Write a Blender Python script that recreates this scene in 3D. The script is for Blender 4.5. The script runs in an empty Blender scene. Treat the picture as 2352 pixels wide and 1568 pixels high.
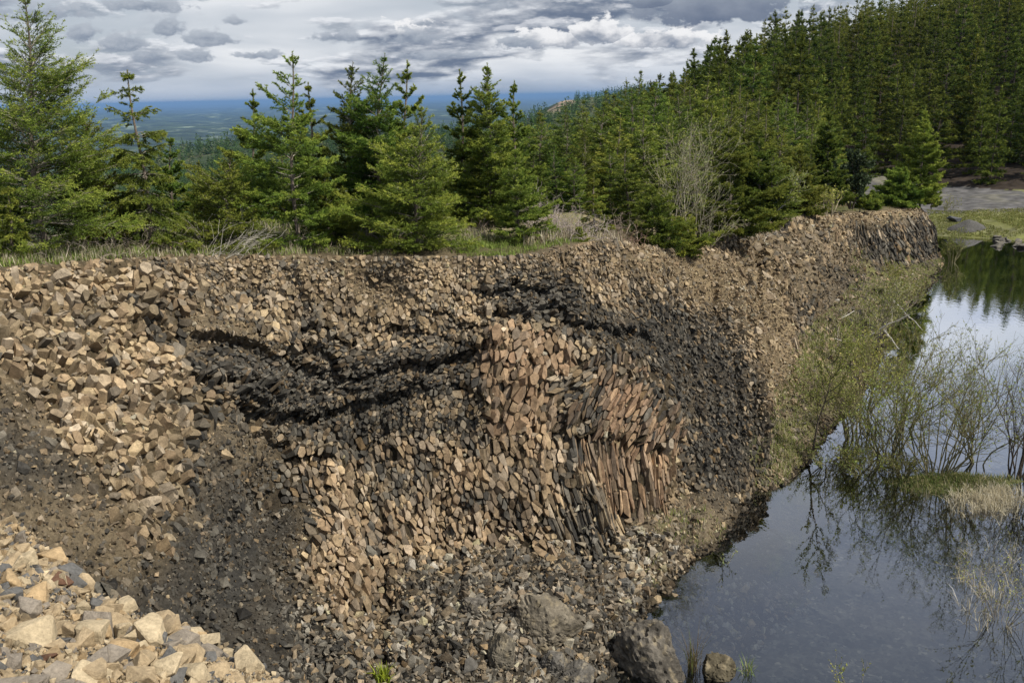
import bpy, bmesh, math, random
import numpy as np
from mathutils import Vector, Matrix, kdtree
R = math.radians
rng = np.random.default_rng(7)
random.seed(7)
scene = bpy.context.scene
COL = scene.collection

# ------------------------------------------------------------------ camera
CAM = np.array([0.0, 0.0, 9.0])
FP = 2037.0                      # focal length in units of a 2352 px wide picture
PITCH, ROLL = R(15.5), R(1.3)
_f = np.array([0, math.cos(PITCH), -math.sin(PITCH)])
_r0 = np.array([1.0, 0, 0]); _u0 = np.array([0, math.sin(PITCH), math.cos(PITCH)])
_r = _r0 * math.cos(ROLL) - _u0 * math.sin(ROLL)
_u = _u0 * math.cos(ROLL) + _r0 * math.sin(ROLL)
cam = bpy.data.cameras.new('camera'); cam.sensor_fit = 'HORIZONTAL'
cam.angle = 2 * math.atan(1176 / FP); cam.clip_end = 200000; cam.clip_start = 0.1
camo = bpy.data.objects.new('camera', cam); COL.objects.link(camo)
camo.matrix_world = Matrix(((_r[0], _u[0], -_f[0], CAM[0]), (_r[1], _u[1], -_f[1], CAM[1]), (_r[2], _u[2], -_f[2], CAM[2]), (0, 0, 0, 1)))
scene.camera = camo

def ray(px, py):
    return _f + _r * ((px - 1176) / FP) - _u * ((py - 784) / FP)
def at(px, py, d):
    """world point seen at (px, py), d metres ahead"""
    k = ray(px, py); return CAM + k * (d / k[1])
def atz(px, py, z):
    k = ray(px, py); return CAM + k * ((z - CAM[2]) / k[2])
def project(P):
    q = np.asarray(P) - CAM
    z = np.maximum(q @ _f, 0.05)
    return 1176 + FP * (q @ _r) / z, 784 - FP * (q @ _u) / z

# ------------------------------------------------------------------ noise
def _hash(ix, iy, iz, seed):
    h = (ix.astype(np.uint32) * np.uint32(374761393)) ^ (iy.astype(np.uint32) * np.uint32(668265263)) ^ (iz.astype(np.uint32) * np.uint32(2147483647)) ^ np.uint32(seed * 97531 + 12345)
    h = (h ^ (h >> np.uint32(13))) * np.uint32(1274126177)
    h = (h ^ (h >> np.uint32(15))) * np.uint32(2246822519)
    h ^= h >> np.uint32(16)
    return h.astype(np.float64) / 4294967295.0
def vnoise(P, seed=0):
    P = np.asarray(P, float)
    i = np.floor(P).astype(np.int64); f = P - i
    f = f * f * f * (f * (f * 6 - 15) + 10)
    r = 0
    for a in (0, 1):
        wa = f[..., 0] if a else 1 - f[..., 0]
        for b in (0, 1):
            wb = f[..., 1] if b else 1 - f[..., 1]
            for c in (0, 1):
                wc = f[..., 2] if c else 1 - f[..., 2]
                r = r + wa * wb * wc * _hash(i[..., 0] + a, i[..., 1] + b, i[..., 2] + c, seed)
    return r * 2 - 1
def fbm(P, octaves=4, seed=0, gain=0.5):
    r, a, s = 0, 1.0, 0
    P = np.asarray(P, float)
    for k in range(octaves):
        r = r + a * vnoise(P * (2.03 ** k) + k * 17.3, seed + k); s += a; a *= gain
    return r / s
def smooth(a, b, x):
    t = np.clip((x - a) / (b - a), 0, 1); return t * t * (3 - 2 * t)

# ------------------------------------------------------------------ mesh helpers
def build(name, V, polys, mat, parent=None, col=None, smooth_shade=False):
    """polys: list of (n,k) index arrays"""
    me = bpy.data.meshes.new(name)
    V = np.ascontiguousarray(V, np.float32)
    me.vertices.add(len(V)); me.vertices.foreach_set('co', V.ravel())
    polys = [np.asarray(p, np.int32) for p in polys if len(p)]
    nl = sum(p.size for p in polys); npoly = sum(len(p) for p in polys)
    me.loops.add(nl); me.polygons.add(npoly)
    me.loops.foreach_set('vertex_index', np.concatenate([p.ravel() for p in polys]))
    tot = np.concatenate([np.full(len(p), p.shape[1], np.int32) for p in polys])
    st = np.concatenate([[0], np.cumsum(tot)[:-1]]).astype(np.int32)
    me.polygons.foreach_set('loop_start', st)
    try: me.polygons.foreach_set('loop_total', tot)
    except Exception: pass
    me.update(calc_edges=True)
    if smooth_shade: me.shade_smooth()
    else: me.shade_flat()
    if col is not None:
        c = np.ones((len(V), 4), np.float32); c[:, :3] = col
        at_ = me.color_attributes.new('Col', 'FLOAT_COLOR', 'POINT'); at_.data.foreach_set('color', c.ravel())
    if mat: me.materials.append(mat)
    o = bpy.data.objects.new(name, me); COL.objects.link(o)
    if parent: o.parent = parent
    return o
class Bag:
    def __init__(s): s.V = []; s.T = []; s.Q = []; s.C = []; s.n = 0
    def add(s, V, T=None, Q=None, c=(1, 1, 1)):
        V = np.asarray(V, float).reshape(-1, 3)
        if T is not None and len(T): s.T.append(np.asarray(T) + s.n)
        if Q is not None and len(Q): s.Q.append(np.asarray(Q) + s.n)
        c = np.asarray(c, float); s.C.append(np.broadcast_to(c, (len(V), 3)) if c.ndim == 1 else c)
        s.V.append(V); s.n += len(V)
    def build(s, name, mat, parent=None, sm=False):
        P = []
        if s.T: P.append(np.concatenate(s.T))
        if s.Q: P.append(np.concatenate(s.Q))
        return build(name, np.concatenate(s.V), P, mat, parent, np.concatenate(s.C), sm)
def tag(o, label=None, cat=None, group=None, kind=None):
    if label: o['label'] = label
    if cat: o['category'] = cat
    if group: o['group'] = group
    if kind: o['kind'] = kind
    return o
def empty(name, loc):
    o = bpy.data.objects.new(name, None); o.empty_display_size = 0.2; COL.objects.link(o); o.location = loc; return o
def copy_tree(o):
    c = o.copy(); COL.objects.link(c)
    for ch in o.children:
        d = ch.copy(); COL.objects.link(d); d.parent = c
    return c
def tubes(A, B, ra, rb, n=4):
    """prisms along many segments at once"""
    A = np.asarray(A, float); B = np.asarray(B, float); m = len(A)
    ra = np.broadcast_to(ra, m)[:, None]; rb = np.broadcast_to(rb, m)[:, None]
    d = B - A; L = np.linalg.norm(d, axis=1, keepdims=True) + 1e-9; d = d / L
    h = np.where(np.abs(d[:, 2:3]) < 0.9, np.array([[0, 0, 1.0]]), np.array([[1.0, 0, 0]]))
    s = np.cross(d, h); s /= np.linalg.norm(s, axis=1, keepdims=True); t = np.cross(d, s)
    V = np.empty((m, 2 * n, 3))
    for k in range(n):
        a = 2 * math.pi * k / n; o = s * math.cos(a) + t * math.sin(a)
        V[:, k] = A + o * ra; V[:, n + k] = B + o * rb
    q = np.array([[k, (k + 1) % n, n + (k + 1) % n, n + k] for k in range(n)])
    Q = (q[None] + (np.arange(m) * 2 * n)[:, None, None]).reshape(-1, 4)
    return V.reshape(-1, 3), Q
def unit(v): return v / (np.linalg.norm(v, axis=-1, keepdims=True) + 1e-9)

# ------------------------------------------------------------------ materials
def mat_base(name):
    m = bpy.data.materials.new(name); m.use_nodes = True
    nt = m.node_tree; b = nt.nodes['Principled BSDF']; return m, nt, b
def N(nt, t, **kw):
    n = nt.nodes.new(t)
    for k, v in kw.items():
        if k.startswith('i_'): n.inputs[k[2:].replace('_', ' ')].default_value = v
        else: setattr(n, k, v)
    return n
def rock_mat(name, scale=9.0, bump=0.5, stain=0.55, rough=0.92, lichen=0.0):
    m, nt, b = mat_base(name); L = nt.links.new
    at_ = N(nt, 'ShaderNodeAttribute', attribute_name='Col')
    geo = N(nt, 'ShaderNodeNewGeometry')
    n1 = N(nt, 'ShaderNodeTexNoise'); n1.inputs['Scale'].default_value = scale; n1.inputs['Detail'].default_value = 8; n1.inputs['Roughness'].default_value = 0.65
    n2 = N(nt, 'ShaderNodeTexNoise'); n2.inputs['Scale'].default_value = scale * 6; n2.inputs['Detail'].default_value = 6; n2.inputs['Roughness'].default_value = 0.7
    for n in (n1, n2): L(geo.outputs['Position'], n.inputs['Vector'])
    r1 = N(nt, 'ShaderNodeMapRange'); r1.inputs[1].default_value = 0.3; r1.inputs[2].default_value = 0.72; r1.inputs[3].default_value = 1 - stain; r1.inputs[4].default_value = 1 + stain * 0.55
    L(n1.outputs['Fac'], r1.inputs[0])
    r2 = N(nt, 'ShaderNodeMapRange'); r2.inputs[1].default_value = 0.3; r2.inputs[2].default_value = 0.7; r2.inputs[3].default_value = 0.68; r2.inputs[4].default_value = 1.26
    L(n2.outputs['Fac'], r2.inputs[0])
    mu = N(nt, 'ShaderNodeMath', operation='MULTIPLY'); L(r1.outputs[0], mu.inputs[0]); L(r2.outputs[0], mu.inputs[1])
    mx = N(nt, 'ShaderNodeMix', data_type='RGBA', blend_type='MULTIPLY'); mx.inputs[0].default_value = 1
    L(at_.outputs['Color'], mx.inputs[6]); L(mu.outputs[0], mx.inputs[7])
    out = mx.outputs[2]
    if lichen > 0:
        n3 = N(nt, 'ShaderNodeTexNoise'); n3.inputs['Scale'].default_value = scale * 1.3; n3.inputs['Detail'].default_value = 5
        L(geo.outputs['Position'], n3.inputs['Vector'])
        r3 = N(nt, 'ShaderNodeMapRange'); r3.inputs[1].default_value = 0.55; r3.inputs[2].default_value = 0.68; r3.inputs[4].default_value = lichen
        L(n3.outputs['Fac'], r3.inputs[0])
        m2 = N(nt, 'ShaderNodeMix', data_type='RGBA'); L(r3.outputs[0], m2.inputs[0]); L(out, m2.inputs[6]); m2.inputs[7].default_value = (0.33, 0.27, 0.17, 1); out = m2.outputs[2]
    L(out, b.inputs['Base Color'])
    b.inputs['Roughness'].default_value = rough; b.inputs['Specular IOR Level'].default_value = 0.14
    bm = N(nt, 'ShaderNodeBump'); bm.inputs['Strength'].default_value = bump; bm.inputs['Distance'].default_value = 0.03
    ad = N(nt, 'ShaderNodeMath', operation='ADD'); L(n1.outputs['Fac'], ad.inputs[0]); L(n2.outputs['Fac'], ad.inputs[1])
    L(ad.outputs[0], bm.inputs['Height']); L(bm.outputs[0], b.inputs['Normal'])
    return m
def attr_mat(name, rough=0.8, spec=0.2, transl=0.0, noise=None, mult=0.4):
    m, nt, b = mat_base(name); L = nt.links.new
    at_ = N(nt, 'ShaderNodeAttribute', attribute_name='Col'); out = at_.outputs['Color']
    if noise:
        geo = N(nt, 'ShaderNodeNewGeometry'); n1 = N(nt, 'ShaderNodeTexNoise'); n1.inputs['Scale'].default_value = noise; n1.inputs['Detail'].default_value = 6
        L(geo.outputs['Position'], n1.inputs['Vector'])
        r1 = N(nt, 'ShaderNodeMapRange'); r1.inputs[1].default_value = 0.3; r1.inputs[2].default_value = 0.7; r1.inputs[3].default_value = 1 - mult; r1.inputs[4].default_value = 1 + mult
        L(n1.outputs['Fac'], r1.inputs[0])
        mx = N(nt, 'ShaderNodeMix', data_type='RGBA', blend_type='MULTIPLY'); mx.inputs[0].default_value = 1
        L(out, mx.inputs[6]); L(r1.outputs[0], mx.inputs[7]); out = mx.outputs[2]
    if name in ('needles', 'leaves'):
        oi = N(nt, 'ShaderNodeObjectInfo'); hs = N(nt, 'ShaderNodeHueSaturation'); rv = N(nt, 'ShaderNodeMapRange'); rv.inputs[3].default_value = .72; rv.inputs[4].default_value = 1.35; L(oi.outputs['Random'], rv.inputs[0])
        mh_ = N(nt, 'ShaderNodeMath', operation='MULTIPLY'); mh_.inputs[1].default_value = 7.31; L(oi.outputs['Random'], mh_.inputs[0]); fh = N(nt, 'ShaderNodeMath', operation='FRACT'); L(mh_.outputs[0], fh.inputs[0]); rh = N(nt, 'ShaderNodeMapRange'); rh.inputs[3].default_value = .482; rh.inputs[4].default_value = .525; L(fh.outputs[0], rh.inputs[0])
        L(rh.outputs[0], hs.inputs['Hue']); L(rv.outputs[0], hs.inputs['Value']); L(out, hs.inputs['Color']); out = hs.outputs['Color']
    L(out, b.inputs['Base Color']); b.inputs['Roughness'].default_value = rough; b.inputs['Specular IOR Level'].default_value = spec
    if transl > 0:
        tr = N(nt, 'ShaderNodeBsdfTranslucent'); L(out, tr.inputs['Color'])
        ms = N(nt, 'ShaderNodeMixShader'); ms.inputs[0].default_value = transl
        L(b.outputs[0], ms.inputs[1]); L(tr.outputs[0], ms.inputs[2]); L(ms.outputs[0], nt.nodes['Material Output'].inputs['Surface'])
    return m
M_ROCK = rock_mat('basalt_rock')
M_BOULDER = rock_mat('boulder_rock', scale=5, lichen=0.5)
M_LEDGE = rock_mat('tan_rock', scale=6, stain=0.35, bump=0.6)
M_DIRT = rock_mat('quarry_dirt', scale=14, bump=0.8, stain=0.4)
M_BARK = attr_mat('bark', 0.9, 0.1, noise=30)
M_NEEDLE = attr_mat('needles', 0.75, 0.12, 0.28)
M_LEAF = attr_mat('leaves', 0.6, 0.2, 0.35)
M_GRASS = attr_mat('grass', 0.7, 0.2, 0.3)
M_GROUND = attr_mat('soil', 0.95, 0.1, noise=1.3, mult=0.45)
def add_far_noise(m):
    nt = m.node_tree; L = nt.links.new; b = nt.nodes['Principled BSDF']; src = b.inputs['Base Color'].links[0].from_socket
    geo = N(nt, 'ShaderNodeNewGeometry'); n1 = N(nt, 'ShaderNodeTexNoise'); n1.inputs['Scale'].default_value = .0035; n1.inputs['Detail'].default_value = 10; n1.inputs['Roughness'].default_value = .72
    L(geo.outputs['Position'], n1.inputs['Vector']); r = N(nt, 'ShaderNodeMapRange'); r.inputs[1].default_value = .42; r.inputs[2].default_value = .74; r.inputs[3].default_value = .4; r.inputs[4].default_value = 2.8; L(n1.outputs['Fac'], r.inputs[0])
    vl = N(nt, 'ShaderNodeVectorMath', operation='LENGTH'); L(geo.outputs['Position'], vl.inputs[0]); f = N(nt, 'ShaderNodeMapRange'); f.inputs[1].default_value = 250; f.inputs[2].default_value = 900; L(vl.outputs['Value'], f.inputs[0])
    mx = N(nt, 'ShaderNodeMix', data_type='RGBA', blend_type='MULTIPLY'); L(f.outputs[0], mx.inputs[0]); L(src, mx.inputs[6]); L(r.outputs[0], mx.inputs[7]); L(mx.outputs[2], b.inputs['Base Color'])
add_far_noise(M_GROUND)

# ------------------------------------------------------------------ quarry sheet
# each column runs from the rim to the floor (or to the waterline and on under it): (px, py, d) or (px, py, None, z)
def P_(p): return at(p[0], p[1], p[2]) if len(p) == 3 else atz(p[0], p[1], p[3])
W = lambda x, y, z=0.0: (x, y, None, z)
COLS = [
    [(-620, 650, 11.6), (-620, 800, 10.4), (-620, 1000, 9.0), (-620, 1200, 7.8), (-620, 1400, 6.8), (-620, 1600, 6.0)],
    [(-300, 640, 12.8), (-300, 800, 11.4), (-300, 1000, 9.8), (-300, 1200, 8.4), (-300, 1400, 7.3), (-300, 1600, 6.5)],
    [(0, 622, 14), (0, 800, 12.3), (0, 1000, 10.7), (0, 1190, 9.4), (0, 1400, 8.2), (0, 1600, 7.3)],
    [(250, 603, 15.3), (280, 800, 13.6), (320, 1000, 12.2), (360, 1200, 11.1), (400, 1400, 10.1), (430, 1600, 9.2)],
    [(500, 592, 16.8), (515, 700, 15.9), (530, 860, 15.0), (550, 1000, 14.2), (575, 1200, 12.9), (610, 1400, 11.6), (650, 1620, 10.5)],
    [(740, 592, 17.5), (740, 700, 16.9), (745, 850, 16.3), (760, 1000, 15.9), (780, 1250, 14.2), (820, 1400, 13.0), (850, 1620, 11.0)],
    [(1000, 592, 18.1), (1000, 680, 17.6), (1000, 830, 16.9), (1000, 1000, 16.2), (1000, 1150, 15.3), (1000, 1280, 14.5), (1000, 1400, 13.0), (1000, 1640, 10.9)],
    [(1200, 590, 18.6), (1200, 690, 18.1), (1200, 830, 17.4), (1200, 1000, 16.6), (1200, 1150, 15.8), (1220, 1265, 15), (1240, 1400, 13.3), (1250, 1660, 11)],
    [(1400, 557, 20.8), (1400, 660, 19.9), (1400, 830, 18.5), (1400, 1000, 17.4), (1415, 1150, 16.4), (1430, 1250, 15.5), W(1450, 1360, 0.12), W(1476, 1398, 0.0), W(1530, 1470, -.32), W(1590, 1680, -0.7)],
    [(1560, 577, 25), (1570, 680, 23.2), (1590, 830, 20.8), (1603, 1000, 18.8), (1615, 1100, 17.9), (1622, 1180, 17.0), W(1628, 1258), W(1680, 1320, -0.4), W(1720, 1500, -0.7), W(1760, 1560, -1.2)],
    [(1640, 565, 28.0), (1665, 690, 25.0), (1690, 830, 22.2), (1708, 980, 20.1), (1713, 1060, 19.3), W(1718, 1128, 0.05), W(1725, 1160, -0.15), W(1790, 1220, -0.5), W(1830, 1400, -0.8), W(1860, 1500, -1.2)],
    [(1720, 528, 31), (1745, 640, 27.8), (1757, 760, 24.8), (1767, 900, 22.1), (1772, 1010, 20.8), W(1800, 1068, 0.22), W(1855, 1072, -0.05), W(1900, 1130, -0.6), W(1940, 1240, -0.8), W(1980, 1330, -1.3)],
    [(1850, 499, 35), (1850, 560, 32.7), (1850, 640, 30.5), (1850, 740, 28.6), (1855, 830, 26.9), W(1880, 880, 0.5), W(1965, 925, 0.0), W(1990, 960, -0.6), W(2060, 1040, -.8), W(2090, 1070, -1.3)],
    [(1985, 488, 43), (1990, 530, 42.2), (2000, 580, 41.4), (2005, 630, 40.6), W(2015, 665, 0.6), W(2075, 702, 0.0), W(2110, 715, -0.3), W(2140, 740, -0.6), W(2230, 810, -.8), W(2270, 840, -1.3)],
    [(2112, 479, 48.5), (2130, 512, 48), (2145, 545, 47.3), (2152, 575, 46.6), W(2158, 596, 0.2), W(2172, 604, -0.1), W(2200, 620, -0.4), W(2260, 650, -0.6), W(2420, 720, -1.4)],
]
def resample(pts, n):
    pts = np.asarray(pts); seg = np.linalg.norm(np.diff(pts, axis=0), axis=1); s = np.concatenate([[0], np.cumsum(seg)])
    # smooth by Catmull-Rom at the original knots, then by arc length
    k = len(pts); t = np.linspace(0, k - 1, 400); i = np.clip(t.astype(int), 0, k - 2); f = (t - i)[:, None]
    g = lambda j: pts[np.clip(j, 0, k - 1)]
    p0, p1, p2, p3 = g(i - 1), g(i), g(i + 1), g(i + 2)
    c = 0.5 * ((2 * p1) + (-p0 + p2) * f + (2 * p0 - 5 * p1 + 4 * p2 - p3) * f ** 2 + (-p0 + 3 * p1 - 3 * p2 + p3) * f ** 3)
    s = np.concatenate([[0], np.cumsum(np.linalg.norm(np.diff(c, axis=0), axis=1))])
    q = np.linspace(0, s[-1], n)
    return np.stack([np.interp(q, s, c[:, a]) for a in range(3)], 1)
NC = 40
ctrl = [resample([P_(p) for p in c], NC) for c in COLS]
# the end of the spur turns away from the pond
e0 = ctrl[-1].copy(); back = e0.copy()
back[:, 1] += np.linspace(7, 14, NC); back[:, 0] += np.linspace(2.2, 3.0, NC); back[:, 2] = np.minimum(back[:, 2], np.linspace(1.1, -0.9, NC))
ctrl.append(back)
ctrl = np.array(ctrl); NK = len(ctrl)
RIM = ctrl[:, 0].copy()
def surf(a, b):
    """a in 0..NK-1 along, b in 0..1 from rim to floor"""
    a = np.clip(np.asarray(a, float), 0, NK - 1 - 1e-6); b = np.clip(np.asarray(b, float), 0, 1 - 1e-9) * (NC - 1)
    i = a.astype(int); f = (a - i)[..., None]; j = b.astype(int); h = (b - j)[..., None]
    def row(k):
        k = np.clip(k, 0, NK - 1); return ctrl[k, j] * (1 - h) + ctrl[k, np.minimum(j + 1, NC - 1)] * h
    p0, p1, p2, p3 = row(i - 1), row(i), row(i + 1), row(i + 2)
    return 0.5 * ((2 * p1) + (-p0 + p2) * f + (2 * p0 - 5 * p1 + 4 * p2 - p3) * f ** 2 + (-p0 + 3 * p1 - 3 * p2 + p3) * f ** 3)
# fine grid
knot_px = [c[0][0] for c in COLS] + [2300]
NI, NJ = 1240, 400
dens = np.interp(np.linspace(0, NK - 1, 4000), np.arange(NK), [0.3, 0.6, 1.2, 1.2, 1.2, 1.2, 1.2, 1.2, 1.2, 1.2, 1.1, 1.1, 1.1, 1.0, 0.8, 0.5])
steps = np.gradient(np.interp(np.linspace(0, NK - 1, 4000), np.arange(NK), np.array(knot_px, float)))
cum = np.cumsum(np.abs(steps) * dens); cum /= cum[-1]
AI = np.interp(np.linspace(0, 1, NI), cum, np.linspace(0, NK - 1, 4000))
BJ = np.linspace(0, 1, NJ)
GA, GB = np.meshgrid(AI, BJ, indexing='ij')
S0 = surf(GA, GB)
def normals(S):
    du = np.gradient(S, axis=0); dv = np.gradient(S, axis=1)
    n = np.cross(dv, du); n = unit(n)
    return n
N0 = normals(S0)
if np.mean(N0[300:900, 100:200, 1]) > 0: N0 = -N0     # towards the camera / pond
# smooth normals
def blur(a, k, it=2):
    for _ in range(it):
        for ax in (0, 1):
            p = np.pad(a, [(k, k) if i == ax else (0, 0) for i in range(a.ndim)], mode='edge')
            c = np.cumsum(p, axis=ax); c = np.concatenate([np.zeros_like(np.take(c, [0], ax)), c], axis=ax)
            n = a.shape[ax]
            a = (np.take(c, np.arange(2 * k + 1, 2 * k + 1 + n), ax) - np.take(c, np.arange(0, n), ax)) / (2 * k + 1)
    return a
N0 = unit(blur(N0, 8))
PX0, PY0 = project(S0)

def inpoly(px, py, poly):
    r = np.zeros(np.shape(px), bool); n = len(poly)
    for k in range(n):
        x1, y1 = poly[k]; x2, y2 = poly[(k + 1) % n]
        if y1 == y2: continue
        c = ((y1 > py) != (y2 > py)) & (px < (x2 - x1) * (py - y1) / (y2 - y1) + x1)
        r ^= c
    return r
# regions of the face: kind of rock by place. size m, tan 0..1, fine (0 blocks / 1 gravel), elong, column angle deg from vertical, rough
REG = [
    # default
    (None, dict(size=.17, tan=.62, fine=.12, el=1.25, an=0, am=.09)),
    # rim strip of broken tan rock
    ([(-700, 560), (1500, 520), (1500, 625), (1000, 650), (700, 660), (-700, 690)], dict(size=.12, tan=.68, fine=.35, el=1, an=0, am=.07)),
    # left talus
    ([(-700, 650), (400, 610), (440, 700), (430, 780), (440, 900), (620, 1000), (520, 1080), (420, 1200), (240, 1110), (0, 880), (-700, 800)], dict(size=.205, tan=.72, fine=.22, el=1, an=0, am=.14)),
    # streak of blocks down to the gully
    ([(180, 1040), (420, 1100), (470, 1260), (400, 1330), (300, 1260)], dict(size=.15, tan=.7, fine=.4, el=1.2, an=-20, am=.1)),
    # dirt slope far left
    ([(-700, 800), (0, 880), (190, 1060), (290, 1200), (310, 1330), (200, 1300), (0, 1250), (-700, 1250)], dict(size=.08, tan=.42, fine=.93, el=1, an=0, am=.04)),
    ([(-100, 960), (130, 1030), (230, 1150), (60, 1120), (-100, 1080)], dict(size=.07, tan=.1, fine=.9, el=1, an=0, am=.04)),
    # dark gully
    ([(470, 950), (640, 1010), (690, 1100), (685, 1280), (720, 1400), (900, 1640), (300, 1640), (180, 1300), (310, 1330), (430, 1180)], dict(size=.10, tan=.04, fine=.80, el=1.3, an=-25, am=.09)),
    ([(500, 960), (640, 1020), (670, 1120), (560, 1110), (470, 1050)], dict(size=.1, tan=.25, fine=.9, el=1, an=0, am=.04)),
    # upper soil scoops
    ([(440, 700), (560, 770), (700, 820), (600, 850), (450, 800), (420, 740)], dict(size=.08, tan=.5, fine=.9, el=1, an=0, am=.03)),
    ([(790, 600), (960, 610), (930, 680), (850, 720), (800, 660)], dict(size=.10, tan=.6, fine=.75, el=1, an=0, am=.05)),
    # grey band with overhangs
    ([(440, 770), (560, 800), (700, 800), (860, 790), (1080, 800), (1110, 850), (960, 890), (860, 930), (720, 980), (600, 960), (470, 880)], dict(size=.115, tan=.10, fine=.35, el=1.5, an=65, am=.1)),
    ([(1120, 620), (1270, 625), (1330, 700), (1480, 720), (1430, 800), (1300, 740), (1130, 730)], dict(size=.11, tan=.14, fine=.35, el=1.6, an=75, am=.1)),
    # grey shattered middle
    ([(760, 910), (960, 890), (1110, 860), (1110, 960), (1050, 1040), (860, 1020), (740, 1030)], dict(size=.13, tan=.36, fine=.1, el=1.3, an=10, am=.09)),
    # warm big columns in the middle
    ([(1110, 760), (1250, 735), (1330, 760), (1320, 900), (1290, 1010), (1110, 1000), (1090, 880)], dict(size=.235, tan=.85, fine=.0, el=1.7, an=12, am=.13, red=.7)),
    ([(1330, 800), (1430, 830), (1530, 900), (1590, 980), (1560, 1030), (1420, 1010), (1290, 970), (1330, 880)], dict(size=.17, tan=.76, fine=.0, el=3.2, an=24, am=.09, red=1.0)),
    ([(1270, 860), (1390, 840), (1370, 920), (1280, 950)], dict(size=.15, tan=.35, fine=.0, el=2.6, an=55, am=.08)),
    # lower tan wall
    ([(690, 1060), (820, 1010), (1110, 1000), (1300, 1010), (1320, 1190), (1240, 1265), (960, 1290), (930, 1410), (740, 1410), (690, 1250)], dict(size=.175, tan=.74, fine=.0, el=1.8, an=-14, am=.12, red=.3)),
    ([(860, 1050), (990, 1050), (960, 1160), (860, 1180), (780, 1130)], dict(size=.13, tan=.45, fine=.1, el=1.9, an=-16, am=.09)),
    # tall columns right of the middle
    ([(1320, 1005), (1460, 1020), (1560, 1040), (1530, 1150), (1420, 1200), (1390, 1260), (1270, 1240), (1310, 1150)], dict(size=.135, tan=.62, fine=.0, el=5, an=-4, am=.055, red=.9)),
    ([(1260, 1150), (1330, 1100), (1440, 1240), (1430, 1310), (1330, 1290)], dict(size=.13, tan=.15, fine=.1, el=5, an=-14, am=.07)),
    # dark chip slope on the right
    ([(1340, 700), (1480, 700), (1620, 720), (1720, 880), (1770, 1010), (1760, 1090), (1660, 1150), (1580, 1060), (1590, 980), (1500, 880), (1400, 800)], dict(size=.10, tan=.08, fine=.6, el=1.5, an=-20, am=.10)),
    # brown soil spur
    ([(1420, 575), (1640, 560), (1740, 680), (1860, 830), (1820, 960), (1780, 900), (1640, 730), (1480, 640)], dict(size=.15, tan=.72, fine=.84, el=1.4, an=-40, am=.08)),
    ([(1660, 580), (1740, 590), (1830, 760), (1860, 860), (1790, 830), (1720, 690)], dict(size=.22, tan=.78, fine=.84, el=1.6, an=-40, am=.12)),
    # far bank
    ([(1690, 500), (1900, 480), (2180, 470), (2200, 640), (2040, 680), (1880, 700), (1780, 640)], dict(size=.21, tan=.56, fine=.7, el=1.5, an=-15, am=.11)),
    ([(1940, 490), (2130, 480), (2185, 600), (2030, 620), (1960, 560)], dict(size=.19, tan=.10, fine=.3, el=2.2, an=-22, am=.12)),
    ([(1870, 480), (2130, 465), (2125, 498), (2060, 520), (2000, 520), (1880, 525)], dict(size=.12, tan=.75, fine=.97, el=1, an=0, am=.05)),
    ([(1840, 620), (1990, 590), (2050, 660), (1960, 720), (1880, 760)], dict(size=.12, tan=.3, fine=.92, el=1, an=0, am=.04)),
    # talus of small gravel by the water
    ([(1420, 1230), (1540, 1150), (1680, 1140), (1740, 1160), (1680, 1290), (1500, 1400), (1400, 1300)], dict(size=.06, tan=.4, fine=.97, el=1, an=0, am=.03)),
    # rubble floor
    ([(940, 1300), (1100, 1270), (1260, 1270), (1420, 1310), (1500, 1400), (1580, 1500), (1600, 1700), (860, 1700), (920, 1420)], dict(size=.12, tan=.2, fine=.9, el=1, an=0, am=.09)),
    ([(1770, 1000), (1800, 930), (1900, 800), (2100, 640), (2200, 600), (2200, 700), (1980, 900), (1830, 1100)], dict(size=.1, tan=.35, fine=.98, el=1, an=0, am=.03)),
]
def regions(P):
    """region attributes for points on the face, with wavering borders"""
    px, py = project(P)
    d = np.asarray(P)[..., 1]
    w = 46 * (17 / np.maximum(d, 8))
    px = px + w * fbm(P * 1.6, 3, 31); py = py + w * fbm(P * 1.6 + 50, 3, 37)
    idx = np.zeros(np.shape(px), int)
    for k in range(1, len(REG)):
        idx[inpoly(px, py, REG[k][0])] = k
    g = lambda key: np.array([q[1].get(key, 0.0) for q in REG])[idx]
    o = {k: g(k) for k in ('size', 'tan', 'fine', 'el', 'an', 'am', 'red')}
    o['size'] = o['size'] * np.where(d > 27, .62, np.where(px < 470, .64, .53)) * (1 + .35 * fbm(P * .9 + 7, 2, 39)); o['am'] = o['am'] * np.where(px < 470, .8, .52)
    return o
def segdist(px, py, line):
    best = np.full(np.shape(px), 1e9); side = np.zeros(np.shape(px))
    for (x1, y1), (x2, y2) in zip(line[:-1], line[1:]):
        dx, dy = x2 - x1, y2 - y1; t = np.clip(((px - x1) * dx + (py - y1) * dy) / (dx * dx + dy * dy), 0, 1)
        ex, ey = px - (x1 + t * dx), py - (y1 + t * dy); dd = np.hypot(ex, ey)
        m = dd < best; best = np.where(m, dd, best); side = np.where(m, ey, side)
    return best, side
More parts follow.
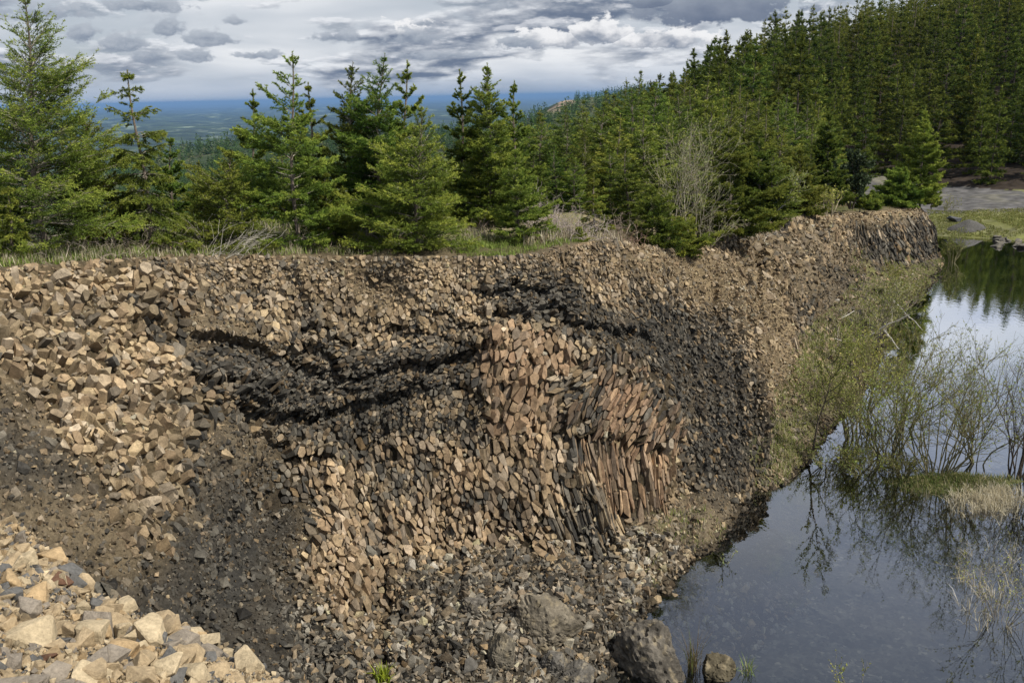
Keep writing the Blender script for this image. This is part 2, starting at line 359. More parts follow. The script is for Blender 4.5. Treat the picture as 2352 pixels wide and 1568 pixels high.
SEAMS = [  # overhanging lips: line, depth of the recess below, thickness of the lip above
    ([(690, 800), (790, 835), (900, 838), (1000, 822), (1085, 800)], .55, .30, 42, 55),
    ([(470, 775), (560, 790), (640, 815), (700, 850)], .40, .25, 26, 45),
    ([(560, 930), (640, 948), (720, 935), (800, 905), (900, 880)], .55, .28, 34, 55),
    ([(600, 985), (660, 1010), (700, 1040)], .35, .15, 30, 45),
    ([(1130, 650), (1200, 655), (1260, 668)], .35, .2, 20, 30),
    ([(1140, 690), (1210, 700), (1290, 708)], .4, .22, 22, 30),
    ([(900, 745), (1000, 760), (1060, 790)], .22, .1, 24, 35),
    ([(1290, 985), (1400, 1000), (1500, 1030), (1560, 1020)], .28, .14, 20, 40),
    ([(1340, 1120), (1420, 1250), (1440, 1310)], .2, .05, 30, 40),
    ([(450, 850), (520, 868), (580, 905)], .3, .2, 20, 30), ([(700, 760), (770, 778), (810, 770)], .25, .2, 18, 26), ([(820, 885), (900, 902), (985, 880)], .3, .2, 20, 30), ([(740, 862), (800, 872), (850, 866)], .25, .2, 16, 24),
    ([(1000, 725), (1080, 742), (1120, 738)], .25, .18, 18, 26), ([(630, 868), (690, 890), (740, 884)], .28, .2, 16, 26), ([(1060, 880), (1110, 930), (1130, 980)], .2, .15, 20, 24), ([(520, 905), (560, 930)], .25, .2, 16, 26), ([(1340, 730), (1420, 750), (1470, 780)], .25, .18, 20, 30),
]
BULGES = [  # (px, py, sx, sy, m)
    (760, 1200, 70, 190, .45), (850, 1330, 90, 90, .35), (600, 900, 90, 45, .3), (1160, 880, 90, 110, .3), (1450, 930, 110, 90, .3),
    (1400, 1080, 120, 70, .15), (630, 1150, 60, 140, -.6), (520, 1420, 60, 100, -.45), (560, 1280, 50, 120, -.3), (330, 690, 60, 50, .25), (1180, 1130, 120, 90, .15), (560, 640, 60, 40, -.25),
    (870, 650, 60, 40, -.3), (1690, 830, 40, 200, .35), (1790, 800, 30, 60, .3), (1740, 640, 14, 130, -.5), (1570, 700, 20, 120, -.3), (930, 1060, 80, 60, -.2),
]
def relief(P, A, B):
    px, py = project(P); d = P[..., 1]
    wx = px + 22 * vnoise(P * 1.3, 3) + 12 * vnoise(P * 3.1, 5); wy = py + 24 * vnoise(P * 1.3 + 9, 4) + 14 * vnoise(P * 3.1 + 4, 6)
    D = 0.30 * fbm(P * 0.55, 3, 11) + 0.10 * fbm(P * 1.9, 3, 12)
    for line, dep, lip, lo, hi in SEAMS:
        dist, side = segdist(wx, wy, line)
        below = np.exp(-((dist / lo) ** 2)) * (side > 0); above = np.exp(-((dist / hi) ** 2)) * (side <= 0)
        br = .55 + .45 * vnoise(P * 1.1 + lo, 8)
        D = D - .72 * dep * below * br + .8 * lip * above
    for bx, by, sx, sy, m in BULGES:
        D = D + m * np.exp(-((px - bx) / sx) ** 2 - ((py - by) / sy) ** 2)
    jw = smooth(3.6, 4.4, A) * (1 - smooth(10.5, 11.5, A)); Qj = np.stack([A * 3.2 + .5 * fbm(P * .8, 2, 15), B * 1.6, 0 * A], -1)
    D = D + jw * (.23 * (1 - 2 * np.abs(fbm(Qj, 3, 16))) - .05 + .11 * fbm(np.stack([A * .9, B * 11 + .8 * fbm(P * .5, 2, 17), 0 * A], -1), 3, 18))
    # rills running down the soil slopes
    rill = fbm(np.stack([A * 9, B * 1.4, np.zeros_like(A)], -1), 3, 21)
    wr = smooth(8.3, 9.2, A) * (1 - smooth(13.2, 14, A))
    D = D + 0.30 * rill * wr * smooth(0.02, .25, B) * (1 - smooth(.5, .75, B))
    D = D * smooth(0.0, 0.05, B) * 1.0
    # keep the waterline and the flooded floor calm
    z = P[..., 2]; D = D * smooth(-0.35, 1.0, z) 
    return D
D0 = relief(S0, GA, GB)
S1 = S0 + N0 * D0[..., None]
ST = unit(blur(np.gradient(S1, axis=1), 4))         # down-face tangent
def sample(F, a, b):
    """bilinear lookup of a grid field at (a, b)"""
    x = np.interp(a, AI, np.arange(NI)); y = np.clip(b, 0, 1) * (NJ - 1)
    i = np.clip(x.astype(int), 0, NI - 2); j = np.clip(y.astype(int), 0, NJ - 2); f = (x - i); h = (y - j)
    if F.ndim == 3: f = f[..., None]; h = h[..., None]
    return (F[i, j] * (1 - f) + F[i + 1, j] * f) * (1 - h) + (F[i, j + 1] * (1 - f) + F[i + 1, j + 1] * f) * h
N1 = normals(S1); N1 = np.where((np.sum(N1 * N0, -1, keepdims=True) < 0), -N1, N1); N1 = unit(blur(N1, 3) * .7 + N0 * .3)
REG0 = regions(S0)
TAN_A = np.array([.395, .30, .175]); TAN_B = np.array([.28, .20, .12]); TAN_C = np.array([.40, .32, .22]); TAN_R = np.array([.28, .175, .105]); GREY_A = np.array([.042, .039, .034]); GREY_B = np.array([.135, .122, .096])
SOIL_T = np.array([.32, .24, .135]); SOIL_G = np.array([.058, .054, .046])
# base sheet: soil between and below the blocks
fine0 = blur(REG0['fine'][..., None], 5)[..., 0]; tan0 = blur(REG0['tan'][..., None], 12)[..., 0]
gr = 0.035 * fbm(S1 * 9, 3, 41) + 0.02 * vnoise(S1 * 26, 44)
gr = gr + fine0 * .07 * (1 - 2 * np.abs(fbm(S1 * 1.7, 4, 45))) - (1 - fine0) * 0.06
SB = S1 + N1 * (gr * smooth(0, .03, GB))[..., None]
tt = np.clip(tan0 + .25 * fbm(S1 * .9, 3, 51), 0, 1)[..., None]
cs = SOIL_G * (1 - tt) + SOIL_T * tt
rubble_dark = ((S1[..., 1] < 16) & (S1[..., 2] < 1.2) & (GA < 9.0))[..., None]; cs = np.where(rubble_dark, cs * .6, cs)
cs = cs * (0.8 + 0.4 * (fbm(S1 * 5, 3, 52)[..., None] + .5)) * (0.25 + 0.75 * fine0[..., None])  # soil darkened between the blocks, painting in the shade of the gaps
moss = smooth(-.25, .35, fbm(S1 * 1.1, 3, 55)) * smooth(1.5, .3, S1[..., 2]) * smooth(9.6, 10.6, GA) + smooth(.2, .5, fbm(S1 * 1.1, 3, 55)) * smooth(1.0, .3, S1[..., 2]) * smooth(8, 9, GA) * smooth(10.6, 9.6, GA)
wet = smooth(.14, .02, S1[..., 2])[..., None]; cs = cs * (1 - .55 * wet)
cs = cs * (1 - .75 * moss[..., None]) + np.array([.20, .21, .06]) * .75 * moss[..., None]
# strip of plateau behind the rim, part of the same sheet
NB = 14
rimd = np.gradient(S1[:, 0, :], axis=0); bk = np.stack([-rimd[:, 1], rimd[:, 0], np.zeros(NI)], -1); bk = unit(blur(bk[:, None, :], 30)[:, 0]); 
if np.mean(bk[:, 1]) < 0: bk = -bk
offs = np.array([0, .06, .15, .3, .5, .75, 1, 1.4, 1.8, 2.3, 2.8, 3.4, 4, 5])[:NB][::-1]
BK = S1[:, :1, :] + bk[:, None, :] * offs[None, 1 - 1:NB, None]
BK = BK[:, :-1]; ob = offs[:-1]
BK[..., 2] += (0.10 * fbm(BK * 1.2, 3, 61) + .05 * fbm(BK * 5, 2, 62)) * smooth(0, .5, ob)[None] + 0.06 * smooth(0, 1, ob)[None] - .05 * smooth(2, 5, ob)[None]
cb = np.broadcast_to(np.array([.16, .125, .075]), BK.shape) * (1 - smooth(.2, 1.2, ob))[None, :, None] + np.array([.12, .12, .05]) * smooth(.2, 1.2, ob)[None, :, None]
cb = cb * (0.9 + .5 * fbm(BK * 2.5, 3, 63)[..., None])
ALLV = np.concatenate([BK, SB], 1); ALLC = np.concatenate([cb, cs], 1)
nj = ALLV.shape[1]
ii, jj = np.meshgrid(np.arange(NI - 1), np.arange(nj - 1), indexing='ij')
v00 = (ii * nj + jj).ravel()
Qs = np.stack([v00, v00 + 1, v00 + nj + 1, v00 + nj], 1)
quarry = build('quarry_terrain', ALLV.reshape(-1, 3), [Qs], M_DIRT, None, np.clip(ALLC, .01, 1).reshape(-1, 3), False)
tag(quarry, kind='structure')

# ------------------------------------------------------------------ basalt blocks of the face
def facecolor(tan, n, seed, red=0.0):
    g = np.random.default_rng(seed)
    t = np.clip(tan + g.normal(0, .17, n), 0, 1); t = smooth(.08, .85, t)[:, None]
    k = g.random((n, 1)); ta = TAN_A * k + TAN_B * (1 - k); m = g.random((n, 1)) < .25; ta = np.where(m, TAN_C, ta)
    k2 = g.random((n, 1)); gy = GREY_A * k2 + GREY_B * (1 - k2)
    rd_ = np.broadcast_to(np.asarray(red, float), (n,))[:, None] * g.uniform(.5, 1, (n, 1)); ta = ta * (1 - rd_) + TAN_R * rd_
    ru = (g.random((n, 1)) < .10) * g.uniform(.2, .8, (n, 1)); gy = gy * (1 - ru) + np.array([.20, .13, .06]) * ru
    return (gy * (1 - t) + ta * t) * g.uniform(.62, 1.2, (n, 1))
def scatter(n, dens_fn, seed, bmax=.985):
    """random (a, b) on the sheet with density per m2 given by dens_fn(regions, P)"""
    g = np.random.default_rng(seed)
    Xu = np.gradient(S1, axis=0); Xv = np.gradient(S1, axis=1); area = np.linalg.norm(np.cross(Xu, Xv), axis=-1)
    w = area * dens_fn(REG0, S1); w[:, -2:] = 0
    tot = w.sum(); n = int(min(n, tot)) if n else int(tot)
    c = np.cumsum(w.ravel()); k = np.searchsorted(c, g.random(n) * c[-1]); i, j = np.unravel_index(np.clip(k, 0, w.size - 1), w.shape)
    a = AI[i] + (g.random(n) - .5) * np.gradient(AI)[i]; b = (j + g.random(n) - .5) / (NJ - 1)
    return np.clip(a, 0, NK - 1.01), np.clip(b, 0, 1)
inview = (PX0 > -160) & (PX0 < 2420) & (PY0 < 1640)
def dens_block(rg, P):
    f = smooth(.95, .1, rg['fine'])
    return inview * (P[..., 2] > -.05) * f / (rg['size'] ** 2 * rg['el'] * .95) * 1.0
a, b = scatter(0, dens_block, 3)
NBK = len(a)
def frame_at(a, b):
    P = sample(S1, a, b); n = unit(sample(N1, a, b)); rg = regions(P)
    t = sample(ST, a, b); t = unit(t - n * np.sum(t * n, -1, keepdims=True)); s = np.cross(t, n)
    an = np.radians(rg['an'] + np.where(rg['el'] > 3, 5, 14) * fbm(P * .8, 2, 71))[:, None]
    c = unit(t * np.cos(an) + s * np.sin(an)); q = np.cross(n, c)
    return P, n, c, q, rg
for it in range(3):                     # push apart so that the blocks pack
    P, n, c, q, rg = frame_at(a, b)
    kd = kdtree.KDTree(NBK)
    for k in range(NBK): kd.insert(P[k], k)
    kd.balance()
    nb = np.zeros((NBK, 9), int)
    for k in range(NBK):
        r_ = kd.find_n(P[k], 10); ids = [x[1] for x in r_ if x[1] != k][:9]
        nb[k, :len(ids)] = ids; nb[k, len(ids):] = k
    off = P[:, None] - P[nb]
    al = np.sum(off * c[:, None], -1) / rg['el'][:, None]; pe = np.sum(off * q[:, None], -1)
    dd = np.sqrt(al ** 2 + pe ** 2) + 1e-6; rad = rg['size'][:, None] * 1.0
    f = np.clip(1 - dd / rad, 0, 1) * .30 * rad
    mv = (c[:, None] * (al / dd * f * rg['el'][:, None])[..., None] + q[:, None] * (pe / dd * f)[..., None]).sum(1)
    e = 1e-3
    xa = (surf(a + e, b) - surf(a - e, b)) / (2 * e); xb = (surf(a, b + e) - surf(a, b - e)) / (2 * e)
    da = np.sum(mv * xa, -1) / (np.sum(xa * xa, -1) + 1e-6); db = np.sum(mv * xb, -1) / (np.sum(xb * xb, -1) + 1e-6)
    a = np.clip(a + np.clip(da, -.05, .05), 0, NK - 1.01); b = np.clip(b + np.clip(db, -.03, .03), 0.002, .985)
P, n, c, q, rg = frame_at(a, b)
kd = kdtree.KDTree(NBK)
for k in range(NBK): kd.insert(P[k], k)
kd.balance()
def soft_tan(P, seed, s=.22):
    g = np.random.default_rng(seed); return sum(regions(P + g.normal(0, s, P.shape) * np.where(P[:, 1:2] > 27, 2, 1))['tan'] for _ in range(3)) / 3
colr = facecolor(soft_tan(P, 83) - .08 + .45 * fbm(P * .7, 3, 81) + .40 * fbm(P * 2.4, 2, 82), NBK, 5, rg['red']) * (1 + .42 * fbm(P * 1.0, 3, 86) + .22 * fbm(P * .35, 2, 87))[:, None]
wall = Bag(); grng = random.Random(11); PW = [grng.gauss(0, .26) for _ in range(NBK)]
for k in range(NBK):
    el = rg['el'][k]; sz = rg['size'][k]
    lim = sz * 1.3
    poly = [(math.cos(x) * lim, math.sin(x) * lim) for x in (0.3, 1.1, 1.9, 2.7, 3.5, 4.3, 5.1, 5.9)]
    nn = kd.find_n(P[k], 14 if el < 2.5 else 26)
    for co, j, dist in nn:
        if j == k: continue
        o = P[j] - P[k]
        x = float(o @ q[k]); y = float(o @ c[k]) / el
        hh = math.hypot(x, y)
        if hh < 1e-5 or abs(float(o @ n[k])) > sz * 2.5: continue
        nx, ny = x / hh, y / hh; lim2 = hh / 2 + (PW[k] - PW[j]) * sz * sz / (2 * hh)
        out = []; m = len(poly)
        for i in range(m):
            x1, y1 = poly[i]; x2, y2 = poly[(i + 1) % m]
            d1 = x1 * nx + y1 * ny - lim2; d2 = x2 * nx + y2 * ny - lim2
            if d1 <= 0: out.append((x1, y1))
            if (d1 < 0) != (d2 < 0):
                t = d1 / (d1 - d2); out.append((x1 + (x2 - x1) * t, y1 + (y2 - y1) * t))
        poly = out
        if len(poly) < 3: break
    if len(poly) < 3: continue
    # drop near-duplicate corners
    cl = []
    for p_ in poly:
        if not cl or math.hypot(p_[0] - cl[-1][0], p_[1] - cl[-1][1]) > sz * .10: cl.append(p_)
    if len(cl) > 3 and math.hypot(cl[0][0] - cl[-1][0], cl[0][1] - cl[-1][1]) < sz * .10: cl.pop()
    if len(cl) < 3: continue
    if grng.random() < .05: continue              # a fallen block leaves its socket open
    # a break line splits the face of the block into two facets
    m = len(cl); cxx = sum(p_[0] for p_ in cl) / m + grng.gauss(0, .14) * sz; cyy = sum(p_[1] for p_ in cl) / m + grng.gauss(0, .14) * sz
    fa = grng.uniform(0, 3.1416) if el < 3 else 1.5708 + grng.gauss(0, .12)
    fx, fy = -math.sin(fa), math.cos(fa)
    ring = []; cuts = []
    for i in range(m):
        x1, y1 = cl[i]; x2, y2 = cl[(i + 1) % m]; ring.append((x1, y1))
        d1 = (x1 - cxx) * fx + (y1 - cyy) * fy; d2 = (x2 - cxx) * fx + (y2 - cyy) * fy
        if (d1 < 0) != (d2 < 0):
            t = d1 / (d1 - d2); cuts.append(len(ring)); ring.append((x1 + (x2 - x1) * t, y1 + (y2 - y1) * t))
    if len(cuts) != 2: continue
    pl = np.array(ring); m = len(pl); am = rg['am'][k]
    gap = min(.985, max(.70, grng.gauss(.94 if el < 3 else .96, .06 if el < 3 else .02)))
    big = len(cl) > 4 and grng.random() < .5
    h0 = am * (grng.random() ** 1.6) * 1.9 - am * .3
    ang = grng.uniform(0, 6.283); tl = abs(grng.gauss(0, .42 if am > .09 else .32)) if el < 3 else abs(grng.gauss(0, .04))
    tx, ty = math.cos(ang) * tl, math.sin(ang) * tl
    s1, s2 = (abs(grng.gauss(0, .65)), abs(grng.gauss(0, .35))) if el < 3 else (grng.uniform(.4, 1.1), grng.uniform(.4, 1.1))
    if grng.random() < .3: s1 = -s1 * .5
    ax = np.array([grng.gauss(0, .22), grng.gauss(0, .22)]) * (1 if el < 3 else .3)
    cx = pl.mean(0); lo = (pl - cx) * gap + cx
    hi = (pl - cx) * gap * grng.uniform(.86, .98) + cx + np.array([[grng.gauss(0, .025), grng.gauss(0, .025)] for _ in range(m)]) * sz
    dd_ = (hi[:, 0] - cxx) * fx + (hi[:, 1] - cyy) * fy
    zh = h0 + hi[:, 0] * tx + hi[:, 1] * ty - np.where(dd_ > 0, dd_ * s1, -dd_ * s2) + np.array([grng.gauss(0, .012) for _ in range(m)]) * sz
    zlo = np.full(m, -.16 - sz * .5)
    XY = np.concatenate([lo, hi]); Z = np.concatenate([zlo, np.maximum(zh, -.12)])
    XY = XY + ax[None] * Z[:, None]
    V = P[k] + XY[:, :1] * q[k] + XY[:, 1:2] * el * c[k] + Z[:, None] * n[k]
    Qd = [(i, (i + 1) % m, m + (i + 1) % m, m + i) for i in range(m)]
    a_, b_ = cuts; r1 = list(range(a_, b_ + 1)); r2 = list(range(b_, m)) + list(range(0, a_ + 1))
    T = []
    for r_ in (r1, r2):
        for i in range(1, len(r_) - 1): T.append((m + r_[0], m + r_[i], m + r_[i + 1]))
    wall.add(V, T, Qd, colr[k])
basalt = wall.build('basalt_face', M_ROCK)
tag(basalt, kind='structure')
print('blocks', NBK)

# ------------------------------------------------------------------ stone shapes
def hull(seed, npts=16, flat=(1, .8, .6), box=.55):
    g = np.random.default_rng(seed)
    p = g.normal(size=(npts, 3)); p = unit(p)
    pw = np.sign(p) * np.abs(p) ** box
    p = pw / np.max(np.abs(pw), axis=0) * g.uniform(.75, 1, (npts, 1)) * np.array(flat)
    bm = bmesh.new(); vs = [bm.verts.new(x) for x in p]
    bmesh.ops.convex_hull(bm, input=vs)
    bmesh.ops.delete(bm, geom=[v for v in bm.verts if not v.link_faces], context='VERTS')
    bmesh.ops.triangulate(bm, faces=bm.faces); bmesh.ops.recalc_face_normals(bm, faces=bm.faces); bm.verts.ensure_lookup_table()
    V = np.array([v.co for v in bm.verts]); bm.verts.index_update(); T = np.array([[v.index for v in f.verts] for f in bm.faces]); bm.free()
    return V * .5, T
CHIPS = [hull(100 + k, 8, (1, .8 + .2 * (k % 2), .55 + .1 * (k % 3))) for k in range(12)]
def rotmats(n, g):
    q_ = unit(g.normal(size=(n, 4))); w, x, y, z = q_.T
    return np.stack([1 - 2 * (y * y + z * z), 2 * (x * y - z * w), 2 * (x * z + y * w), 2 * (x * y + z * w), 1 - 2 * (x * x + z * z), 2 * (y * z - x * w), 2 * (x * z - y * w), 2 * (y * z + x * w), 1 - 2 * (x * x + y * y)], 1).reshape(n, 3, 3)
def strew(bag, P, size, colors, seed, protos=CHIPS):
    g = np.random.default_rng(seed); n = len(P); which = g.integers(0, len(protos), n); Rm = rotmats(n, g)
    for k, (V, T) in enumerate(protos):
        m = np.where(which == k)[0]
        if not len(m): continue
        X = np.einsum('nij,vj->nvi', Rm[m], V) * size[m][:, None, None] + P[m][:, None]
        Tm = T[None] + (np.arange(len(m)) * len(V))[:, None, None]
        bag.add(X.reshape(-1, 3), Tm.reshape(-1, 3), None, np.repeat(colors[m], len(V), 0))
# gravel and chips on the fine slopes (uncountable)
def dens_chip(rg, P):
    return inview * (P[..., 2] > -1.15) * (.10 + .90 * rg['fine']) * np.where(P[..., 1] > 27, 70, np.where((P[..., 2] < 1.3) & (P[..., 1] < 16), 420, 260))
a, b = scatter(125000, dens_chip, 9)
P, n, c, q, rg = frame_at(a, b); P = sample(SB, a, b)
g = np.random.default_rng(4)
rub = (P[:, 2] < 1.3) & (P[:, 1] < 16)
size = np.where(rub, g.lognormal(math.log(.085), .45, len(P)), g.lognormal(math.log(.052), .5, len(P))) * np.where(P[:, 1] > 27, 1.8, 1)
size = np.clip(size, .03, .26)
gravel = Bag()
gcol = facecolor(soft_tan(P, 84) * .9 + .04, len(P), 8) * (1.04 + .45 * fbm(P * .9, 3, 88) + .2 * fbm(P * .35, 2, 87))[:, None] * np.where(rub, g.uniform(.7, 2.1, len(P)), 1)[:, None] * np.where(P[:, 2] < .08, np.where(P[:, 2] < -.1, 1.1, .45), 1)[:, None]
gcol = np.minimum(gcol, np.array([.40, .36, .29]))
strew(gravel, P + n * (size * .12 + (1 - rg['fine']) * g.uniform(-.03, .07, len(P)))[:, None], size, gcol, 12)
tag(gravel.build('gravel', M_ROCK), 'small grey and brown stone chips covering the slopes and the floor of the quarry', 'gravel', None, 'stuff')

# ------------------------------------------------------------------ sky, sun, air
SUN_EL, SUN_AZ = R(50), R(118)          # azimuth clockwise from straight ahead
sd = Vector((math.sin(SUN_AZ) * math.cos(SUN_EL), math.cos(SUN_AZ) * math.cos(SUN_EL), math.sin(SUN_EL)))
sun = bpy.data.lights.new('sun', 'SUN'); sun.energy = 4.9; sun.angle = R(.53); sun.color = (1, .95, .87)
so = bpy.data.objects.new('sun', sun); COL.objects.link(so); so.rotation_euler = (-sd).to_track_quat('-Z', 'Y').to_euler(); so.location = (30, -10, 60)
world = bpy.data.worlds.new('World'); scene.world = world; world.use_nodes = True
wt = world.node_tree; L = wt.links.new
for n_ in list(wt.nodes): wt.nodes.remove(n_)
def MA(op, a, b=None, c=None, clamp=False):
    n_ = wt.nodes.new('ShaderNodeMath'); n_.operation = op; n_.use_clamp = clamp
    for k, v in enumerate((a, b, c)):
        if v is None: continue
        if isinstance(v, (int, float)): n_.inputs[k].default_value = v
        else: L(v, n_.inputs[k])
    return n_.outputs[0]
def SS(x, lo, hi, o0=0.0, o1=1.0):
    n_ = wt.nodes.new('ShaderNodeMapRange'); n_.interpolation_type = 'SMOOTHSTEP'
    for k, v in ((1, lo), (2, hi), (3, o0), (4, o1)): n_.inputs[k].default_value = v
    L(x, n_.inputs[0]); return n_.outputs[0]
def MX(f, a, b):
    n_ = wt.nodes.new('ShaderNodeMix'); n_.data_type = 'RGBA'
    for k, v in ((0, f), (6, a), (7, b)):
        if isinstance(v, (int, float)): n_.inputs[k].default_value = v
        elif isinstance(v, tuple): n_.inputs[k].default_value = v + (1,)
        else: L(v, n_.inputs[k])
    return n_.outputs[2]
def NZ(vec, scale, detail=6, rough=.55, dist=0.0):
    n_ = wt.nodes.new('ShaderNodeTexNoise'); n_.inputs['Scale'].default_value = scale; n_.inputs['Detail'].default_value = detail
    n_.inputs['Roughness'].default_value = rough; n_.inputs['Distortion'].default_value = dist; L(vec, n_.inputs['Vector']); return n_.outputs['Fac']
tc = wt.nodes.new('ShaderNodeTexCoord'); sp = wt.nodes.new('ShaderNodeSeparateXYZ'); L(tc.outputs['Generated'], sp.inputs[0])
dx, dy, dz = sp.outputs
AZ = MA('MULTIPLY', MA('ARCTAN2', dx, dy), 57.2958); EL = MA('MULTIPLY', MA('ARCSINE', dz), 57.2958)
def plane(dzv, k=.035, seed=0.0, sx=1.0):
    zz = MA('MAXIMUM', MA('ADD', dzv, k), .004)
    c_ = wt.nodes.new('ShaderNodeCombineXYZ'); L(MA('MULTIPLY', MA('DIVIDE', dx, zz), sx), c_.inputs[0]); L(MA('DIVIDE', dy, zz), c_.inputs[1]); c_.inputs[2].default_value = seed
    return c_.outputs[0]
sky = wt.nodes.new('ShaderNodeTexSky'); sky.sky_type = 'NISHITA'; sky.sun_disc = False; sky.sun_elevation = SUN_EL; sky.sun_rotation = SUN_AZ
sk = wt.nodes.new('ShaderNodeMix'); sk.data_type = 'RGBA'; sk.blend_type = 'MULTIPLY'; sk.inputs[0].default_value = 1; L(sky.outputs[0], sk.inputs[6]); sk.inputs[7].default_value = (.75, .75, .75, 1)
# thin high veil, streaked
v1 = NZ(plane(dz, .2, 3.0, .7), 1.1, 4, .5, .3)
veil = MX(SS(v1, .36, .66), (5.2, 5.7, 6.4), (9.2, 9.3, 9.5))
veil = MX(SS(EL, 0.0, 2.6, .75, 0.0), veil, (3.7, 4.5, 5.8))
base = MX(MA('MULTIPLY', SS(v1, .25, .5, .72, .95), SS(EL, 8.0, 20.0, 1.0, .62)), sk.outputs[2], veil)
# rows of stratocumulus
def cumulus(base, seed, scale, lo, hi, dark, lit, dl, elfade):
    p_a = plane(dz, .22, seed); n_a = NZ(p_a, scale, 7, .54, .1)
    p_b = plane(MA('ADD', dz, dl), .22, seed); n_b = NZ(p_b, scale, 7, .54, .1)
    dens_ = SS(n_a, lo, hi)
    lit_ = SS(MA('SUBTRACT', n_a, n_b), -.05, .10)
    thick = SS(n_a, lo + .05, hi + .16)
    dark = MX(SS(EL, 7.0, 13.0), dark, (3.3, 4.0, 5.6))
    colr_ = MX(MA('MULTIPLY', lit_, SS(thick, 0.0, 1.0, 1.0, .75)), dark, lit)
    return MX(MA('MULTIPLY', dens_, elfade), base, colr_)
c1 = cumulus(base, 11.7, 1.35, .47, .56, (1.5, 1.9, 2.7), (8.6, 8.8, 9.1), .006, SS(EL, .1, 1.2))
c2 = cumulus(c1, 5.2, 4.2, .53, .61, (2.0, 2.45, 3.2), (9.0, 9.1, 9.4), .004, SS(EL, .4, 2.0, .0, .55))
# single clouds: azimuth, elevation, half width, half height (degrees), darkness
pxel = lambda x, y: (math.degrees(math.atan2(ray(x, y)[0], ray(x, y)[1])), math.degrees(math.asin(unit(ray(x, y))[2])))
PUFF = [(192, 80, 36, 26, 1), (285, 103, 52, 26, 1), (340, 133, 42, 22, 1), (385, 68, 40, 30, .9), (480, 92, 70, 22, 1), (450, 130, 50, 17, 1), (330, 15, 90, 20, .8), (540, 50, 22, 12, .6),
        (780, 86, 70, 16, .8), (600, 128, 60, 12, .8), (950, 88, 80, 24, .8), (1150, 20, 40, 8, .3), (80, 30, 120, 26, .5), (1185, 100, 60, 20, .9), (990, 130, 140, 12, .8)]
BIG = [(1655, 24, 190, 50, 1), (1500, 5, 60, 24, 1), (1900, 60, 60, 20, .6)]
WHITE = [(1380, 78, 90, 36, 1), (1475, 95, 70, 26, 1), (1260, 92, 90, 30, .9), (1560, 92, 90, 26, .9), (940, 75, 70, 22, .5)]
pn = wt.nodes.new('ShaderNodeCombineXYZ'); L(AZ, pn.inputs[0]); L(MA('MULTIPLY', EL, 1.6), pn.inputs[1])
wn = NZ(pn.outputs[0], .9, 8, .6); wn2 = NZ(pn.outputs[0], .45, 7, .55)
def puffs(lst, k):
    tot = None; grad = None
    for x, y, rx, ry, s in lst:
        a0, e0 = pxel(x, y); ra = math.degrees(rx / FP); re = math.degrees(ry / FP)
        u_ = MA('MULTIPLY', MA('SUBTRACT', AZ, a0), 1 / ra); v_ = MA('MULTIPLY', MA('SUBTRACT', EL, e0), 1 / re)
        v2 = MA('MULTIPLY', MA('MAXIMUM', MA('MULTIPLY', v_, -1.55), v_), 1.0)
        d_ = MA('SQRT', MA('ADD', MA('MULTIPLY', u_, u_), MA('MULTIPLY', v2, v2)))
        m_ = MA('SUBTRACT', 1.0, d_); m_ = MA('MULTIPLY', m_, s)
        gq = MA('ADD', MA('MULTIPLY', v_, .5), .5)
        if tot is None: tot, grad = m_, gq
        else:
            w_ = MA('GREATER_THAN', m_, tot); grad = MA('ADD', MA('MULTIPLY', gq, w_), MA('MULTIPLY', grad, MA('SUBTRACT', 1.0, w_))); tot = MA('MAXIMUM', tot, m_)
    return MA('ADD', tot, MA('MULTIPLY', MA('SUBTRACT', wn, .5), k)), grad
mW, gW = puffs(WHITE, 2.6)
shW = MA('ADD', gW, MA('MULTIPLY', MA('SUBTRACT', wn2, .5), 2.2))
c3 = MX(SS(mW, .0, .28), c2, MX(SS(shW, .05, .8), (2.1, 2.5, 3.3), (9.0, 9.0, 9.1)))
mP, gP = puffs(PUFF, 2.7)
c4 = MX(SS(mP, .0, .45, 0, .92), c3, MX(SS(MA('ADD', gP, MA('MULTIPLY', MA('SUBTRACT', wn, .5), 2.0)), -.2, 1.1), (1.5, 1.95, 2.8), (4.6, 5.0, 5.6)))
mB, gB = puffs(BIG, 1.9)
c5 = MX(SS(mB, .0, .3), c4, MX(SS(MA('ADD', gB, MA('MULTIPLY', MA('SUBTRACT', wn2, .5), .9)), -.1, 1.1), (1.0, 1.35, 2.15), (3.4, 3.8, 4.5)))
bg = wt.nodes.new('ShaderNodeBackground'); bg.inputs['Strength'].default_value = 0.09; L(c5, bg.inputs['Color'])
ow = wt.nodes.new('ShaderNodeOutputWorld'); L(bg.outputs[0], ow.inputs[0])
world.cycles.sampling_method = 'MANUAL'; world.cycles.sample_map_resolution = 1024

# ------------------------------------------------------------------ water and its bed
mw = bpy.data.materials.new('pond_water'); mw.use_nodes = True; nt = mw.node_tree; nt.nodes.remove(nt.nodes['Principled BSDF']); Lw = nt.links.new
gl = N(nt, 'ShaderNodeBsdfGlossy'); gl.inputs['Roughness'].default_value = 0.015; gl.inputs['Color'].default_value = (.97, .98, 1, 1)
tr = N(nt, 'ShaderNodeBsdfTransparent'); tr.inputs['Color'].default_value = (.70, .75, .76, 1)
fr = N(nt, 'ShaderNodeFresnel'); fr.inputs['IOR'].default_value = 1.5
geo = N(nt, 'ShaderNodeNewGeometry'); mp = N(nt, 'ShaderNodeMapping'); mp.inputs['Scale'].default_value = (1, .6, 1); Lw(geo.outputs['Position'], mp.inputs[0])
nz = N(nt, 'ShaderNodeTexNoise'); nz.inputs['Scale'].default_value = 5.0; nz.inputs['Detail'].default_value = 3; Lw(mp.outputs[0], nz.inputs['Vector'])
